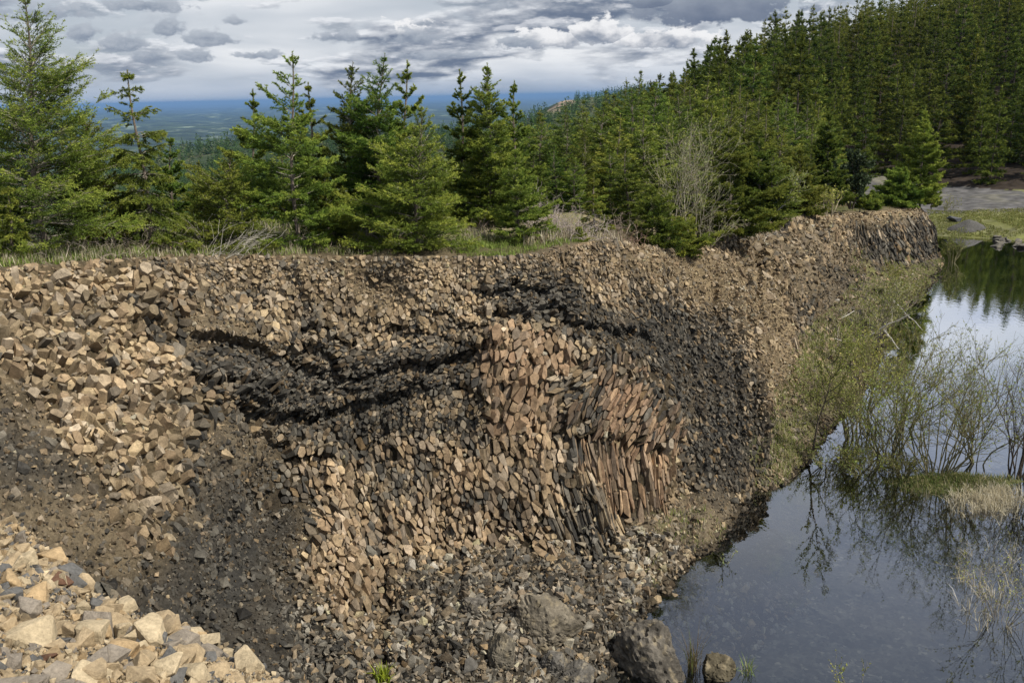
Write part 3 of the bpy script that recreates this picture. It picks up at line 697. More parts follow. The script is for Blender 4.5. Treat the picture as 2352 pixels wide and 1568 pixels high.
bu = N(nt, 'ShaderNodeBump'); bu.inputs['Strength'].default_value = .035; bu.inputs['Distance'].default_value = .05; Lw(nz.outputs['Fac'], bu.inputs['Height'])
Lw(bu.outputs[0], gl.inputs['Normal']); Lw(bu.outputs[0], fr.inputs['Normal'])
gn = N(nt, 'ShaderNodeMath', operation='MULTIPLY_ADD'); gn.use_clamp = True; gn.inputs[1].default_value = 4.2; gn.inputs[2].default_value = -.115; Lw(fr.outputs[0], gn.inputs[0]); ms = N(nt, 'ShaderNodeMixShader'); Lw(gn.outputs[0], ms.inputs[0]); Lw(tr.outputs[0], ms.inputs[1]); Lw(gl.outputs[0], ms.inputs[2]); Lw(ms.outputs[0], nt.nodes['Material Output'].inputs['Surface'])
wv = np.array([[.5, 5, 0], [75, 5, 0], [75, 62, 0], [22, 62, 0], [.5, 30, 0]], float)
bmw = bmesh.new(); bmw.faces.new([bmw.verts.new(v) for v in wv]); me = bpy.data.meshes.new('water'); bmw.to_mesh(me); bmw.free(); me.materials.append(mw)
wo = bpy.data.objects.new('water', me); COL.objects.link(wo); tag(wo, kind='structure')
mb, nt, b_ = mat_base('pond_bed'); Lb = nt.links.new
geo = N(nt, 'ShaderNodeNewGeometry')
vo = N(nt, 'ShaderNodeTexVoronoi'); vo.inputs['Scale'].default_value = 7.0; Lb(geo.outputs['Position'], vo.inputs['Vector'])
v3 = N(nt, 'ShaderNodeTexVoronoi'); v3.inputs['Scale'].default_value = 16.0; Lb(geo.outputs['Position'], v3.inputs['Vector'])
nb_ = N(nt, 'ShaderNodeTexNoise'); nb_.inputs['Scale'].default_value = .9; nb_.inputs['Detail'].default_value = 5; Lb(geo.outputs['Position'], nb_.inputs['Vector'])
s1 = N(nt, 'ShaderNodeSeparateColor'); Lb(vo.outputs['Color'], s1.inputs[0]); s2 = N(nt, 'ShaderNodeSeparateColor'); Lb(v3.outputs['Color'], s2.inputs[0])
cr = N(nt, 'ShaderNodeValToRGB'); cr.color_ramp.elements[0].position = .1; cr.color_ramp.elements[0].color = (.035, .04, .04, 1); cr.color_ramp.elements[1].position = 1; cr.color_ramp.elements[1].color = (.46, .40, .30, 1)
e_ = cr.color_ramp.elements.new(.78); e_.color = (.20, .19, .15, 1)
ad = N(nt, 'ShaderNodeMath', operation='MULTIPLY'); Lb(s1.outputs[0], ad.inputs[0]); Lb(s2.outputs[1], ad.inputs[1])
ad2 = N(nt, 'ShaderNodeMath', operation='MULTIPLY_ADD'); Lb(nb_.outputs['Fac'], ad2.inputs[0]); ad2.inputs[1].default_value = .45; Lb(ad.outputs[0], ad2.inputs[2])
sb_ = N(nt, 'ShaderNodeMath', operation='SUBTRACT'); Lb(ad2.outputs[0], sb_.inputs[0]); sb_.inputs[1].default_value = .12; Lb(sb_.outputs[0], cr.inputs[0])
Lb(cr.outputs[0], b_.inputs['Base Color']); b_.inputs['Roughness'].default_value = .9
xs = np.linspace(0, 75, 150); ys = np.linspace(4, 62, 120); gx, gy = np.meshgrid(xs, ys, indexing='ij')
gp = np.stack([gx, gy, np.zeros_like(gx)], -1); gp[..., 2] = -.75 + .16 * fbm(gp * .35, 3, 91) + .08 * fbm(gp * 1.3, 2, 92) - .02 * (gx - 5)
k_ = np.arange(149 * 119); i_, j_ = k_ // 119, k_ % 119; q0 = i_ * 120 + j_
bed = build('pond_bed', gp.reshape(-1, 3), [np.stack([q0, q0 + 120, q0 + 121, q0 + 1], 1)], mb, smooth_shade=True); tag(bed, kind='structure')

# ------------------------------------------------------------------ ground out to the horizon
TAZ = [-60, -45, -30, -15, -6, 0, 4, 8, 13, 17, 21, 26, 30, 36, 50]
TR = [10, 20, 26, 35, 50, 66, 80, 100, 130, 160, 200, 260, 350, 500, 800, 1200, 2000, 3000, 4500, 7000, 12000, 30000, 90000]
_l = [6.2, 6.1, 5.6, 3.0, -2, -7, -10, -16, -24, -30, -36, -42, -48, -52, -64, -90, -140, -185, -205, -205, -205, -205, -205]
_m = [6.0, 6.0, 5.6, 3.4, -1, -5, -8, -12, -17, -20, -22, -25, -27, -30, -34, -37, -120, -190, -205, -205, -205, -205, -205]
_c = [5.8, 5.8, 5.7, 4.6, 2, -1, -3, -6, -9, -12, -15, -18, -22, -26, -30, -32, -60, -150, -205, -205, -205, -205, -190]
_4 = [5.8, 5.8, 5.7, 5.0, 4, 2.5, 1.5, 0, -3, -6, -9, -13, -18, -20, -12, -8, -6, -90, -205, -205, -205, -205, -190]
_8 = [5.2, 5.2, 5.1, 5.1, 5, 4.5, 4.5, 4.5, 4, 1, -4, -9, -12, -14, -8, 2, 14, -20, -180, -205, -205, -205, -190]
_13 = [4.2, 4.2, 4.2, 4.3, 4.3, 4.5, 5, 5.6, 6.5, 5.5, 1, -4, -9, -11, 0, 14, 34, 36, -60, -205, -205, -205, -190]
_17 = [4.1, 4.1, 4.1, 4.1, 3.8, 3.2, 3.4, 5.6, 10, 12.5, 10, 6, 0, 0, 10, 20, 32, 36, -60, -205, -205, -205, -190]
_21 = [3.6, 3.6, 3.6, 3.6, 3.2, 1.2, .7, 3.4, 9.5, 15, 17, 14, 8, 5, 20, 25, 34, 38, -60, -205, -205, -205, -190]
_26 = [.3, .3, .3, .3, .35, .5, .7, 3.0, 10, 16.5, 22, 22, 16, 15, 30, 34, 38, 40, -60, -205, -205, -205, -190]
_30 = [.3, .3, .3, .3, .35, .5, 1.0, 4.2, 12, 19, 26, 29, 24, 22, 30, 34, 38, 40, -60, -205, -205, -205, -190]
_36 = [.3, .3, .3, .3, .35, .6, 1.6, 6, 15, 23, 31, 35, 32, 30, 30, 34, 38, 40, -60, -205, -205, -205, -190]
TZ = np.array([_l, _l, _l, _m, _m, _c, _4, _8, _13, _17, _21, _26, _30, _36, _36], float)
LR = np.log(np.array(TR, float))
def cubic1(xk, yk, x):
    """monotone-ish cubic along the last axis of yk by finite differences"""
    i = np.clip(np.searchsorted(xk, x) - 1, 0, len(xk) - 2); h = xk[i + 1] - xk[i]; t = (x - xk[i]) / h
    return i, t
def ground_z(x, y, detail=True):
    x = np.asarray(x, float); y = np.asarray(y, float)
    r = np.hypot(x, y); az = np.clip(np.degrees(np.arctan2(x, y)), TAZ[0], TAZ[-1]); lr = np.clip(np.log(np.maximum(r, 10)), LR[0], LR[-1] - 1e-6)
    ia, ta = cubic1(np.array(TAZ, float), None, az); ir, t_r = cubic1(LR, None, lr)
    ta = ta * ta * (3 - 2 * ta); 
    z0 = TZ[ia, ir] * (1 - ta) + TZ[ia + 1, ir] * ta; z1 = TZ[ia, ir + 1] * (1 - ta) + TZ[ia + 1, ir + 1] * ta
    z = z0 * (1 - t_r) + z1 * t_r
    if detail:
        Q = np.stack([x, y, np.zeros_like(x)], -1)
        flat = smooth(.25, 2.5, np.abs(z))          # the clearing stays level
        z = z + np.clip(r - 16, 0, 60) / 60 * (.5 * fbm(Q * .12, 3, 101)) * flat + .10 * fbm(Q * .8, 3, 102) * np.where(r < 90, 1, 0) * (.35 + .65 * flat)
        s = r[..., None]
        z = z + smooth(200, 900, r) * .007 * r.clip(0, 6000) * fbm(Q / (80 + s * .12), 3, 103) * .6
        z = z + smooth(5000, 12000, r) * 38 * fbm(np.stack([np.degrees(np.arctan2(x, y)) * .5, np.log(r + 1) * 5, 0 * x], -1), 3, 104)
    return z
rimxy = (S1[:, 0, :2] + bk[:, :2] * 2.1)[::8]
tip = at(2140, 478, 53.5)
QUARRY = [tuple(p) for p in rimxy] + [(24.5, 58.0), (26.4, 54.6), (28.0, 53.5), (29.4, 52.7), (31, 51.9), (34, 50.4), (45, 47.0), (120, 40), (120, -30), (-60, -30), (rimxy[0][0] - 30, rimxy[0][1])]
FARSHORE = [(24.5, 58.0), (26.4, 54.6), (28.0, 53.5), (29.4, 52.7), (31, 51.9), (34, 50.4), (45, 47.0), (120, 40)]
ga = np.radians(np.arange(-50, 42.01, .10)); gr_ = np.concatenate([np.arange(11, 100, .36), np.geomspace(100, 90000, 330)])
AA, RR = np.meshgrid(ga, gr_, indexing='ij'); GX, GY = RR * np.sin(AA), RR * np.cos(AA)
GZ = ground_z(GX, GY)
inq = inpoly(GX, GY, QUARRY) & (RR < 130)
sdist, _s = segdist(GX, GY, FARSHORE)
shore = (GX > 24) & (RR < 72) & (GY > 38) & (sdist < 6) & ~inq
GZ = np.where(shore, np.minimum(GZ, -.06 + .2 * sdist + .02 * fbm(np.stack([GX, GY, 0 * GX], -1) * 1.1, 2, 105)), GZ)
GZ = np.where(inq, np.where(GX > 24.5, -np.clip(.15 + sdist * .3, 0, 2.6), -3.0), GZ)
GP = np.stack([GX, GY, GZ], -1); gpx, gpy = project(GP)
n_lo = fbm(GP * np.array([.5, .5, .1]), 4, 111)[..., None]; n_hi = fbm(GP * np.array([2.5, 2.5, .5]), 3, 112)[..., None]
far_n = fbm(np.stack([GX, GY, 0 * GX], -1) / (4 + RR[..., None] * .02), 4, 113)[..., None]
streak = fbm(np.stack([np.degrees(AA) * 1.3, np.log(RR) * 22, 0 * AA], -1), 4, 114)[..., None]
grass_c = np.array([.115, .125, .045]); dry_c = np.array([.22, .185, .11]); soil_c = np.array([.11, .08, .05]); grav_c = np.array([.10, .096, .092]); mossy = np.array([.145, .15, .05])
forest_c = np.array([.035, .05, .02]); light_c = np.array([.075, .085, .035])
tg = smooth(-.35, .35, n_lo + .5 * n_hi); c_near = grass_c * tg + dry_c * (1 - tg)
c_far = forest_c * smooth(.45, -.1, far_n) + light_c * (1 - smooth(.45, -.1, far_n))
c_plain = forest_c * (1 + .5 * streak) + np.array([.10, .11, .08]) * smooth(.34, .6, streak + .5 * far_n)
fr_ = smooth(26, 45, RR)[..., None]; pl_ = smooth(1800, 4000, RR)[..., None]
GC = c_near * (1 - fr_) + (soil_c * .8 + .25 * c_far) * fr_; GC = GC * (1 - smooth(150, 350, RR)[..., None]) + c_far * smooth(150, 350, RR)[..., None]; GC = GC * (1 - pl_) + c_plain * pl_
# bare clear-cut on the far ridge
cut = smooth(60, 20, np.hypot((gpx - 1245) / 1.8, (gpy - 238) * 2.2)) * (RR > 500) * (RR < 2500) + smooth(70, 20, np.hypot((gpx - 1060) / 2.2, (gpy - 268) * 3)) * (RR > 300) * (RR < 1500)
cut = np.clip(cut, 0, 1)[..., None] * smooth(-.3, .1, far_n); GC = GC * (1 - cut) + np.array([.30, .22, .15]) * cut
# the clearing beyond the pond: grass verge, moss and a gravelled turning place
clear = (GX > 22) & (RR < 110) & (GY > 38) & ~inq & (GZ < 2.2)
wob = 9 * n_hi[..., 0] + 8 * n_lo[..., 0]
c_v = mossy * smooth(-.3, .3, n_lo + n_hi * .6) + np.array([.15, .15, .07]) * (1 - smooth(-.3, .3, n_lo + n_hi * .6))
GC = np.where(clear[..., None], c_v, GC)
gravel_p = [(1940, 392), (2000, 398), (2080, 418), (2160, 426), (2360, 440), (2800, 452), (2800, 500), (2360, 488), (2230, 486), (2150, 492), (2060, 500), (1960, 490)]
onroad = inpoly(gpx + wob, gpy + wob * .45, gravel_p) & (GX > 15) & (RR < 120) & (GZ < 3.2)
GC = np.where(onroad[..., None], grav_c * (1 + .35 * n_hi) + np.array([.06, .055, .02]) * np.clip(n_lo * 2, 0, 1), GC)
forestfloor = (GX > 15) & (RR > 70) & (RR < 250) & (GZ >= 1.0) & ~onroad
GC = np.where(forestfloor[..., None], np.array([.035, .027, .02]) * (1 + .5 * n_hi), GC)
na, nr_ = AA.shape; i_, j_ = np.meshgrid(np.arange(na - 1), np.arange(nr_ - 1), indexing='ij'); q0 = (i_ * nr_ + j_).ravel()
ground = build('ground', GP.reshape(-1, 3), [np.stack([q0, q0 + nr_, q0 + nr_ + 1, q0 + 1], 1)], M_GROUND, None, np.clip(GC, .005, 1).reshape(-1, 3), True); tag(ground, kind='structure')
def gz(x, y):
    z = float(ground_z(np.array([x]), np.array([y]))[0]); 
    return z
# air
mh = bpy.data.materials.new('haze_air'); mh.use_nodes = True; nt = mh.node_tree; nt.nodes.remove(nt.nodes['Principled BSDF'])
pv = N(nt, 'ShaderNodeVolumePrincipled'); pv.inputs['Density'].default_value = 5.2e-5; pv.inputs['Color'].default_value = (.23, .41, .70, 1); pv.inputs['Anisotropy'].default_value = 0.0
nt.links.new(pv.outputs[0], nt.nodes['Material Output'].inputs['Volume'])
bmh = bmesh.new(); bmesh.ops.create_cube(bmh, size=1); me = bpy.data.meshes.new('haze'); bmh.to_mesh(me); bmh.free(); me.materials.append(mh)
hz = bpy.data.objects.new('haze', me); COL.objects.link(hz); zl, zh_ = float(GZ.min()) - 3, float(GZ.max() + 21); hz.scale = (200000, 200000, zh_ - zl); hz.location = (0, 0, (zh_ + zl) / 2)
tag(hz, 'pale blue haze in the air over the distant plain', 'haze', None, 'stuff')

# ------------------------------------------------------------------ the near ledge with its broken tan blocks
EDGE = [(-420, 1120, 8.0), (-200, 1150, 7.0), (0, 1196, 6.3), (60, 1218, 6.2), (112, 1280, 5.95), (170, 1312, 5.8), (205, 1366, 5.6), (273, 1396, 5.45), (341, 1422, 5.3), (436, 1446, 5.2), (494, 1480, 5.05), (532, 1508, 4.95), (576, 1532, 4.85), (648, 1575, 4.7), (780, 1660, 4.4), (1000, 1800, 3.9)]
ep = resample([at(*p) for p in EDGE], 240)
rows = []
for t in np.concatenate([np.linspace(1, 0, 130), [-.03, -.07, -.12, -.2, -.3, -.45, -.7]]):
    if t >= 0:
        foot = np.stack([ep[:, 0] * .75 - .3, np.full(240, .4), np.full(240, 7.35)], 1); p = ep * (1 - t) + foot * t
    else:
        out = unit(np.stack([np.full(240, .6), np.full(240, .8), np.zeros(240)], 1)); p = ep + out * (-t) * 1.6; p[:, 2] += t * 7.0 
    rows.append(p)
LG = np.array(rows); nn_ = fbm(LG * 2.2, 3, 121); LG[..., 2] += .05 * nn_ + .03 * fbm(LG * 9, 3, 122) + .012 * vnoise(LG * 30, 9)
LC = np.array([.20, .15, .09]) * (1 + .5 * fbm(LG * 6, 3, 123)[..., None]) * np.where(np.arange(len(rows)) > 130, .5, 1)[:, None, None]
i_, j_ = np.meshgrid(np.arange(len(rows) - 1), np.arange(239), indexing='ij'); q0 = (i_ * 240 + j_).ravel()
tag(build('ledge_ground', LG.reshape(-1, 3), [np.stack([q0, q0 + 1, q0 + 241, q0 + 240], 1)], M_DIRT, None, np.clip(LC, .01, 1).reshape(-1, 3)), kind='structure')
LGV = LG[:131]
def ledge_at(px, py):
    qx, qy = project(LGV); k = np.argmin((qx - px) ** 2 + (qy - py) ** 2); return LGV.reshape(-1, 3)[k]
def stone(name, loc, dims, color, seed, mat=None, rot=None, npts=15, detail=2, rough=.06, box=.45):
    """an angular broken block: cut hull, roughened"""
    V, T = hull(seed, npts, (1, 1, 1), box)
    bm = bmesh.new(); vs_ = [bm.verts.new(v) for v in V]
    for t in T: bm.faces.new([vs_[i] for i in t])
    bmesh.ops.dissolve_limit(bm, angle_limit=R(9), verts=bm.verts, edges=bm.edges)
    bmesh.ops.bevel(bm, geom=list(bm.edges), offset=.035, segments=1, affect='EDGES', clamp_overlap=True)
    bmesh.ops.triangulate(bm, faces=bm.faces)
    for _ in range(detail): bmesh.ops.subdivide_edges(bm, edges=[e for e in bm.edges if e.calc_length() > .12], cuts=1, use_grid_fill=False)
    bmesh.ops.triangulate(bm, faces=bm.faces)
    me = bpy.data.meshes.new(name); bm.to_mesh(me); bm.free()
    P_ = np.empty(len(me.vertices) * 3, np.float32); me.vertices.foreach_get('co', P_); P_ = P_.reshape(-1, 3).astype(float)
    P_ = P_ * (1 + rough * fbm(P_ * 3.5 + seed, 4, seed % 50)[:, None]) * np.array(dims)
    me.vertices.foreach_set('co', P_.astype(np.float32).ravel()); me.shade_flat()
    c = np.ones((len(P_), 4), np.float32); c[:, :3] = color; a_ = me.color_attributes.new('Col', 'FLOAT_COLOR', 'POINT'); a_.data.foreach_set('color', c.ravel())
    me.materials.append(mat or M_LEDGE)
    o = bpy.data.objects.new(name, me); COL.objects.link(o); o.location = loc; o.rotation_euler = rot or (0, 0, 0); return o
PALE = (.48, .385, .245); TAN = (.40, .305, .185); ORNG = (.42, .30, .165); GRYB = (.27, .23, .18); REDB = (.17, .095, .06); BLU = (.135, .13, .12)
BIGR = [  # crop px: x, y, w, h, colour, label
    (30, 640, 110, 170, TAN, 'tall tan block at the top end of the near ledge'), (150, 600, 165, 140, GRYB, 'grey brown block behind the tall tan block on the ledge'),
    (165, 735, 240, 130, PALE, 'wide pale block below the grey brown block on the ledge'), (95, 880, 200, 180, ORNG, 'orange tan rounded block on the near ledge'),
    (425, 885, 165, 130, REDB, 'dark reddish brown block at the ledge edge'), (520, 960, 120, 105, TAN, 'pale tan cube beside the dark reddish block'),
    (270, 940, 160, 100, TAN, 'small tan block between the orange block and the reddish block'), (170, 1080, 210, 140, GRYB, 'grey topped squarish block near the left of the ledge'),
    (700, 1080, 270, 110, TAN, 'long tan slab lying along the ledge edge'), (235, 1250, 330, 260, PALE, 'largest pale sandstone coloured boulder on the ledge, smooth face'),
    (640, 1240, 270, 220, PALE, 'big pale cracked block in the middle of the ledge'), (835, 1210, 150, 210, PALE, 'split pale block beside the big cracked block'),
    (1030, 1240, 310, 230, PALE, 'broad pale slab with grey spots on the ledge edge'), (1110, 1150, 200, 140, TAN, 'tan block behind the broad spotted slab'),
    (1240, 1230, 110, 150, GRYB, 'upright grey block at the end of the broad slab'), (1380, 1350, 210, 190, PALE, 'pale jagged block low on the ledge edge'),
    (80, 1450, 160, 190, GRYB, 'grey tan upright block in the bottom corner of the ledge'), (640, 1425, 230, 140, GRYB, 'half dark half tan block below the cracked block'),
    (1240, 1410, 150, 170, TAN, 'tan wedge of rock below the broad slab'), (1000, 1395, 130, 95, TAN, 'small tan wedge under the split block'),
    (1570, 1490, 290, 160, PALE, 'lowest pale slab at the tip of the ledge'), (330, 1395, 190, 100, REDB, 'flat brown stone under the largest boulder'),
    (60, 1190, 130, 150, TAN, 'tan block left of the largest boulder'), (350, 1090, 140, 90, TAN, 'tan flake above the largest boulder'),
    (560, 1065, 120, 110, PALE, 'pale block at the foot of the long slab'), (1480, 1400, 110, 110, TAN, 'tan stone near the ledge tip'), (1640, 1440, 130, 110, TAN, 'tan lump on the outer ledge tip'),
    (480, 1330, 120, 90, TAN, 'small tan stone between the two largest pale blocks'), (900, 1480, 170, 80, GRYB, 'flat grey shard at the ledge bottom'), (1130, 1500, 150, 110, PALE, 'pale shard at the ledge bottom right of the flat one'),
    (420, 1480, 170, 100, TAN, 'tan shard on the ledge bottom beside the upright grey block'), (250, 1470, 120, 100, TAN, 'tan chunk between bottom shards of the ledge')]
for k, (x, y, w, h, c_, lb) in enumerate(BIGR):
    px, py = x * .3409, 1033.6 + y * .3409; p = ledge_at(px, py + h * .3409 * .22); d = np.linalg.norm(p - CAM)
    sw, sh = w * .3409 * d / FP * .80, h * .3409 * d / FP * .70
    o = stone('rock', p + np.array([0, .0, sh * .28]), (sw * 1.12, sw * random.uniform(.8, 1.05), sh * 1.15), c_, 300 + k, M_LEDGE, (random.uniform(-.35, .35), random.uniform(-.35, .35), random.uniform(-.6, .6)), 11, 2)
    tag(o, lb, 'rock', 'blocks on the near ledge')
g = np.random.default_rng(21)
small = [stone('rock', (0, 0, 0), (1, .85, .62), [TAN, PALE, GRYB, ORNG, BLU, TAN, PALE, TAN][k % 8], 400 + k, M_LEDGE, None, 11, 1) for k in range(16)]
used = [0] * 16; qx, qy = project(LGV); flat_l = np.where(((qx > -60) & (qx < 680) & (qy < 1600)).ravel())[0]
wgt = 1 / np.linalg.norm(LGV.reshape(-1, 3)[flat_l] - CAM, axis=1) ** .5; wgt /= wgt.sum()
LBL = {0: 'small tan broken stone among the large blocks on the near ledge', 1: 'small pale broken stone among the large blocks on the near ledge', 2: 'small grey brown stone among the large blocks on the near ledge', 3: 'small orange brown stone among the large blocks on the near ledge', 4: 'small blue grey stone among the large blocks on the near ledge', 5: 'small tan broken stone among the large blocks on the near ledge', 6: 'small pale broken stone among the large blocks on the near ledge', 7: 'small tan broken stone among the large blocks on the near ledge'}
def grp(k): return {0: 'small tan stones on the ledge', 5: 'small tan stones on the ledge', 7: 'small tan stones on the ledge', 1: 'small pale stones on the ledge', 6: 'small pale stones on the ledge', 2: 'small grey brown stones on the ledge', 3: 'small orange stones on the ledge', 4: 'small blue grey stones on the ledge'}[k % 8]
for k in range(240):
    w_ = k % 16; o = small[w_] if not used[w_] else small[w_].copy()
    if used[w_]: COL.objects.link(o)
    used[w_] = 1; p = LGV.reshape(-1, 3)[g.choice(flat_l, p=wgt)]; s = float(np.clip(g.lognormal(math.log(.12), .4), .06, .24))
    o.scale = (s, s, s); o.location = p + np.array([g.uniform(-.03, .03), g.uniform(-.03, .03), s * .2]); o.rotation_euler = (g.uniform(-.6, .6), g.uniform(-.6, .6), g.uniform(0, 6.28))
    tag(o, LBL[w_ % 8], 'rock', grp(w_))
lb_ = Bag(); ids = g.choice(flat_l, 12000, p=wgt); pp = LGV.reshape(-1, 3)[ids] + g.uniform(-.04, .04, (12000, 3)) * np.array([1, 1, .2]); sz_ = np.clip(g.lognormal(math.log(.029), .55, 12000), .015, .09)
cc_ = np.array([TAN, PALE, GRYB, TAN, BLU, ORNG, TAN, PALE])[g.integers(0, 8, 12000)] * g.uniform(.6, 1.1, (12000, 1)); strew(lb_, pp, sz_, cc_, 23)
tag(lb_.build('ledge_gravel', M_LEDGE), 'tan and grey chips between the blocks on the near ledge', 'gravel', None, 'stuff')

# ------------------------------------------------------------------ boulders by the pond
def surf_hit(px, py):
    k = np.argmin((PX1 - px) ** 2 + (PY1 - py) ** 2); return S1.reshape(-1, 3)[k]
PX1, PY1 = project(S1.reshape(-1, 3))
def boulder(loc, dims, color, seed, label, rot=(0, 0, 0), sub=5, cat='boulder', name='boulder', group=None):
    bm = bmesh.new(); bmesh.ops.create_icosphere(bm, subdivisions=sub, radius=.5); me = bpy.data.meshes.new(name); bm.to_mesh(me); bm.free()
    P_ = np.empty(len(me.vertices) * 3, np.float32); me.vertices.foreach_get('co', P_); P_ = P_.reshape(-1, 3).astype(float); n_ = unit(P_)
    g_ = np.random.default_rng(seed); pl = unit(g_.normal(size=(20, 3))); dd = g_.uniform(.34, .5, 20)
    rr = np.min(np.where(n_ @ pl.T > .05, dd / np.maximum(n_ @ pl.T, .05), 9), axis=1); P_ = n_ * np.minimum(rr, .6)[:, None]
    ce = np.abs(vnoise(P_ * 7 + seed, 3)); P_ = P_ * (1 + .08 * fbm(P_ * 4 + seed, 5, 7)[:, None] - .12 * smooth(.10, 0, ce)[:, None] + .14 * np.abs(fbm(P_ * 10, 4, 9))[:, None] - .05) * np.array(dims)
    me.vertices.foreach_set('co', P_.astype(np.float32).ravel()); me.shade_flat()
    c = np.ones((len(P_), 4), np.float32); c[:, :3] = np.array(color) * .66 * (1 + .7 * fbm(P_ / max(dims) * 5, 3, 5)[:, None]); a_ = me.color_attributes.new('Col', 'FLOAT_COLOR', 'POINT'); a_.data.foreach_set('color', c.ravel())
    me.materials.append(M_BOULDER); o = bpy.data.objects.new(name, me); COL.objects.link(o); o.location = loc; o.rotation_euler = rot; return tag(o, label, cat, group)
BL = [(1245, 1425, 145, 110, (.24, .205, .15), 'large rough tan grey boulder on the rubble near the pond'), (1148, 1495, 75, 75, (.20, .175, .13), 'brown boulder just left of the large tan grey boulder'),
      (1490, 1515, 160, 145, (.17, .15, .12), 'big dark fractured boulder standing at the edge of the water'), (1275, 1520, 72, 50, (.18, .165, .14), 'low grey boulder in front of the large tan grey boulder'),
      (1320, 1562, 110, 60, (.17, .155, .13), 'grey boulder low in the rubble below the others'), (1085, 1385, 55, 40, (.19, .17, .14), 'small brown boulder up the rubble slope'),
      (1435, 1340, 44, 34, (.16, .15, .13), 'small grey boulder above the waterline rubble')]
for k, (x, y, w, h, c_, lb) in enumerate(BL):
    p = surf_hit(x, y + h * .30); d = (p - CAM) @ _f; sw, sh = w * d / FP, h * d / FP
    boulder(p + np.array([0, 0, sh * .22]), (sw * 1.1, sw * .95, sh * 1.25), c_, 500 + k, lb, (.1, -.1, k * 1.3))
p = atz(1652, 1545, -.05); d = (p - CAM) @ _f; boulder(p, (100 * d / FP, 80 * d / FP, 95 * d / FP), (.13, .11, .07), 520, 'mossy dark boulder standing alone in the shallow water', (0, .2, .5))
# rip-rap, gravel heap and a block on the far bank
g = np.random.default_rng(31)
for k in range(44):
    x, y = g.uniform(2284, 2420), g.uniform(543, 572); p = atz(x, y, .0); s = g.uniform(.35, .8)
    o = stone('rock', p, (s, s * .8, s * .6), (.13, .12, .10), 560 + k, M_BOULDER, (g.uniform(-.4, .4), g.uniform(-.4, .4), g.uniform(0, 6)), 10, 1)
    tag(o, 'grey broken rock in the pile at the far edge of the pond', 'rock', 'rocks piled at the far edge of the pond')
p = atz(2192, 505, .6); tag(stone('rock', p, (1.0, .8, .6), (.10, .105, .115), 590, M_BOULDER, (0, .1, .3), 10, 1), 'single squared dark block lying on the grass beyond the pond', 'rock')
hp = np.array([28.9, 55.4, .22]); th = np.linspace(0, 2 * math.pi, 41)[:-1]; rr_ = np.linspace(1, 0, 14)
HV = np.array([[hp[0] + math.cos(t) * r_ * 1.6 * (1 + .15 * math.sin(3 * t)), hp[1] + math.sin(t) * r_ * 1.0, .0 + .85 * (1 - r_ ** 1.5)] for r_ in rr_ for t in th]); HV[:, 2] += .08 * fbm(HV * 2.2, 3, 7)
HQ = np.array([[a_ * 40 + k, a_ * 40 + (k + 1) % 40, (a_ + 1) * 40 + (k + 1) % 40, (a_ + 1) * 40 + k] for a_ in range(13) for k in range(40)])
tag(build('gravel_heap', HV, [HQ], M_DIRT, None, np.tile([.11, .105, .095], (len(HV), 1))), 'low grey heap of gravel on the grass by the far water', 'gravel heap')

# ------------------------------------------------------------------ conifers
G_DARK = np.array([.034, .060, .018]); G_MID = np.array([.095, .140, .022]); G_LITE = np.array([.24, .275, .045]); G_YEL = np.array([.33, .33, .06])
def blades(seg_a, seg_b, n, length, width, cols_a, cols_b, g, spread=.7, fwd=.8):
    """needle sprays along twig segments -> triangles"""
    d = seg_b - seg_a; ln = np.linalg.norm(d, axis=1); w = ln / ln.sum()
    k = g.choice(len(ln), n, p=w); t = g.random(n)[:, None]
    p = seg_a[k] + d[k] * t; ax = unit(d[k]); rd = g.normal(size=(n, 3)); rd = unit(rd - ax * np.sum(rd * ax, -1, keepdims=True))
    dr = unit(ax * fwd + rd * spread); sd_ = unit(np.cross(dr, g.normal(size=(n, 3))))
    L_ = length * g.uniform(.6, 1.25, (n, 1)); W_ = width * g.uniform(.7, 1.3, (n, 1))
    V = np.stack([p - sd_ * W_ * .5, p + sd_ * W_ * .5, p + dr * L_], 1).reshape(-1, 3)
    c = cols_a[k] * (1 - t) + cols_b[k] * t; c = c * g.uniform(.75, 1.25, (n, 1)); c = np.repeat(c, 3, 0)
    return V, np.arange(3 * n).reshape(-1, 3), c
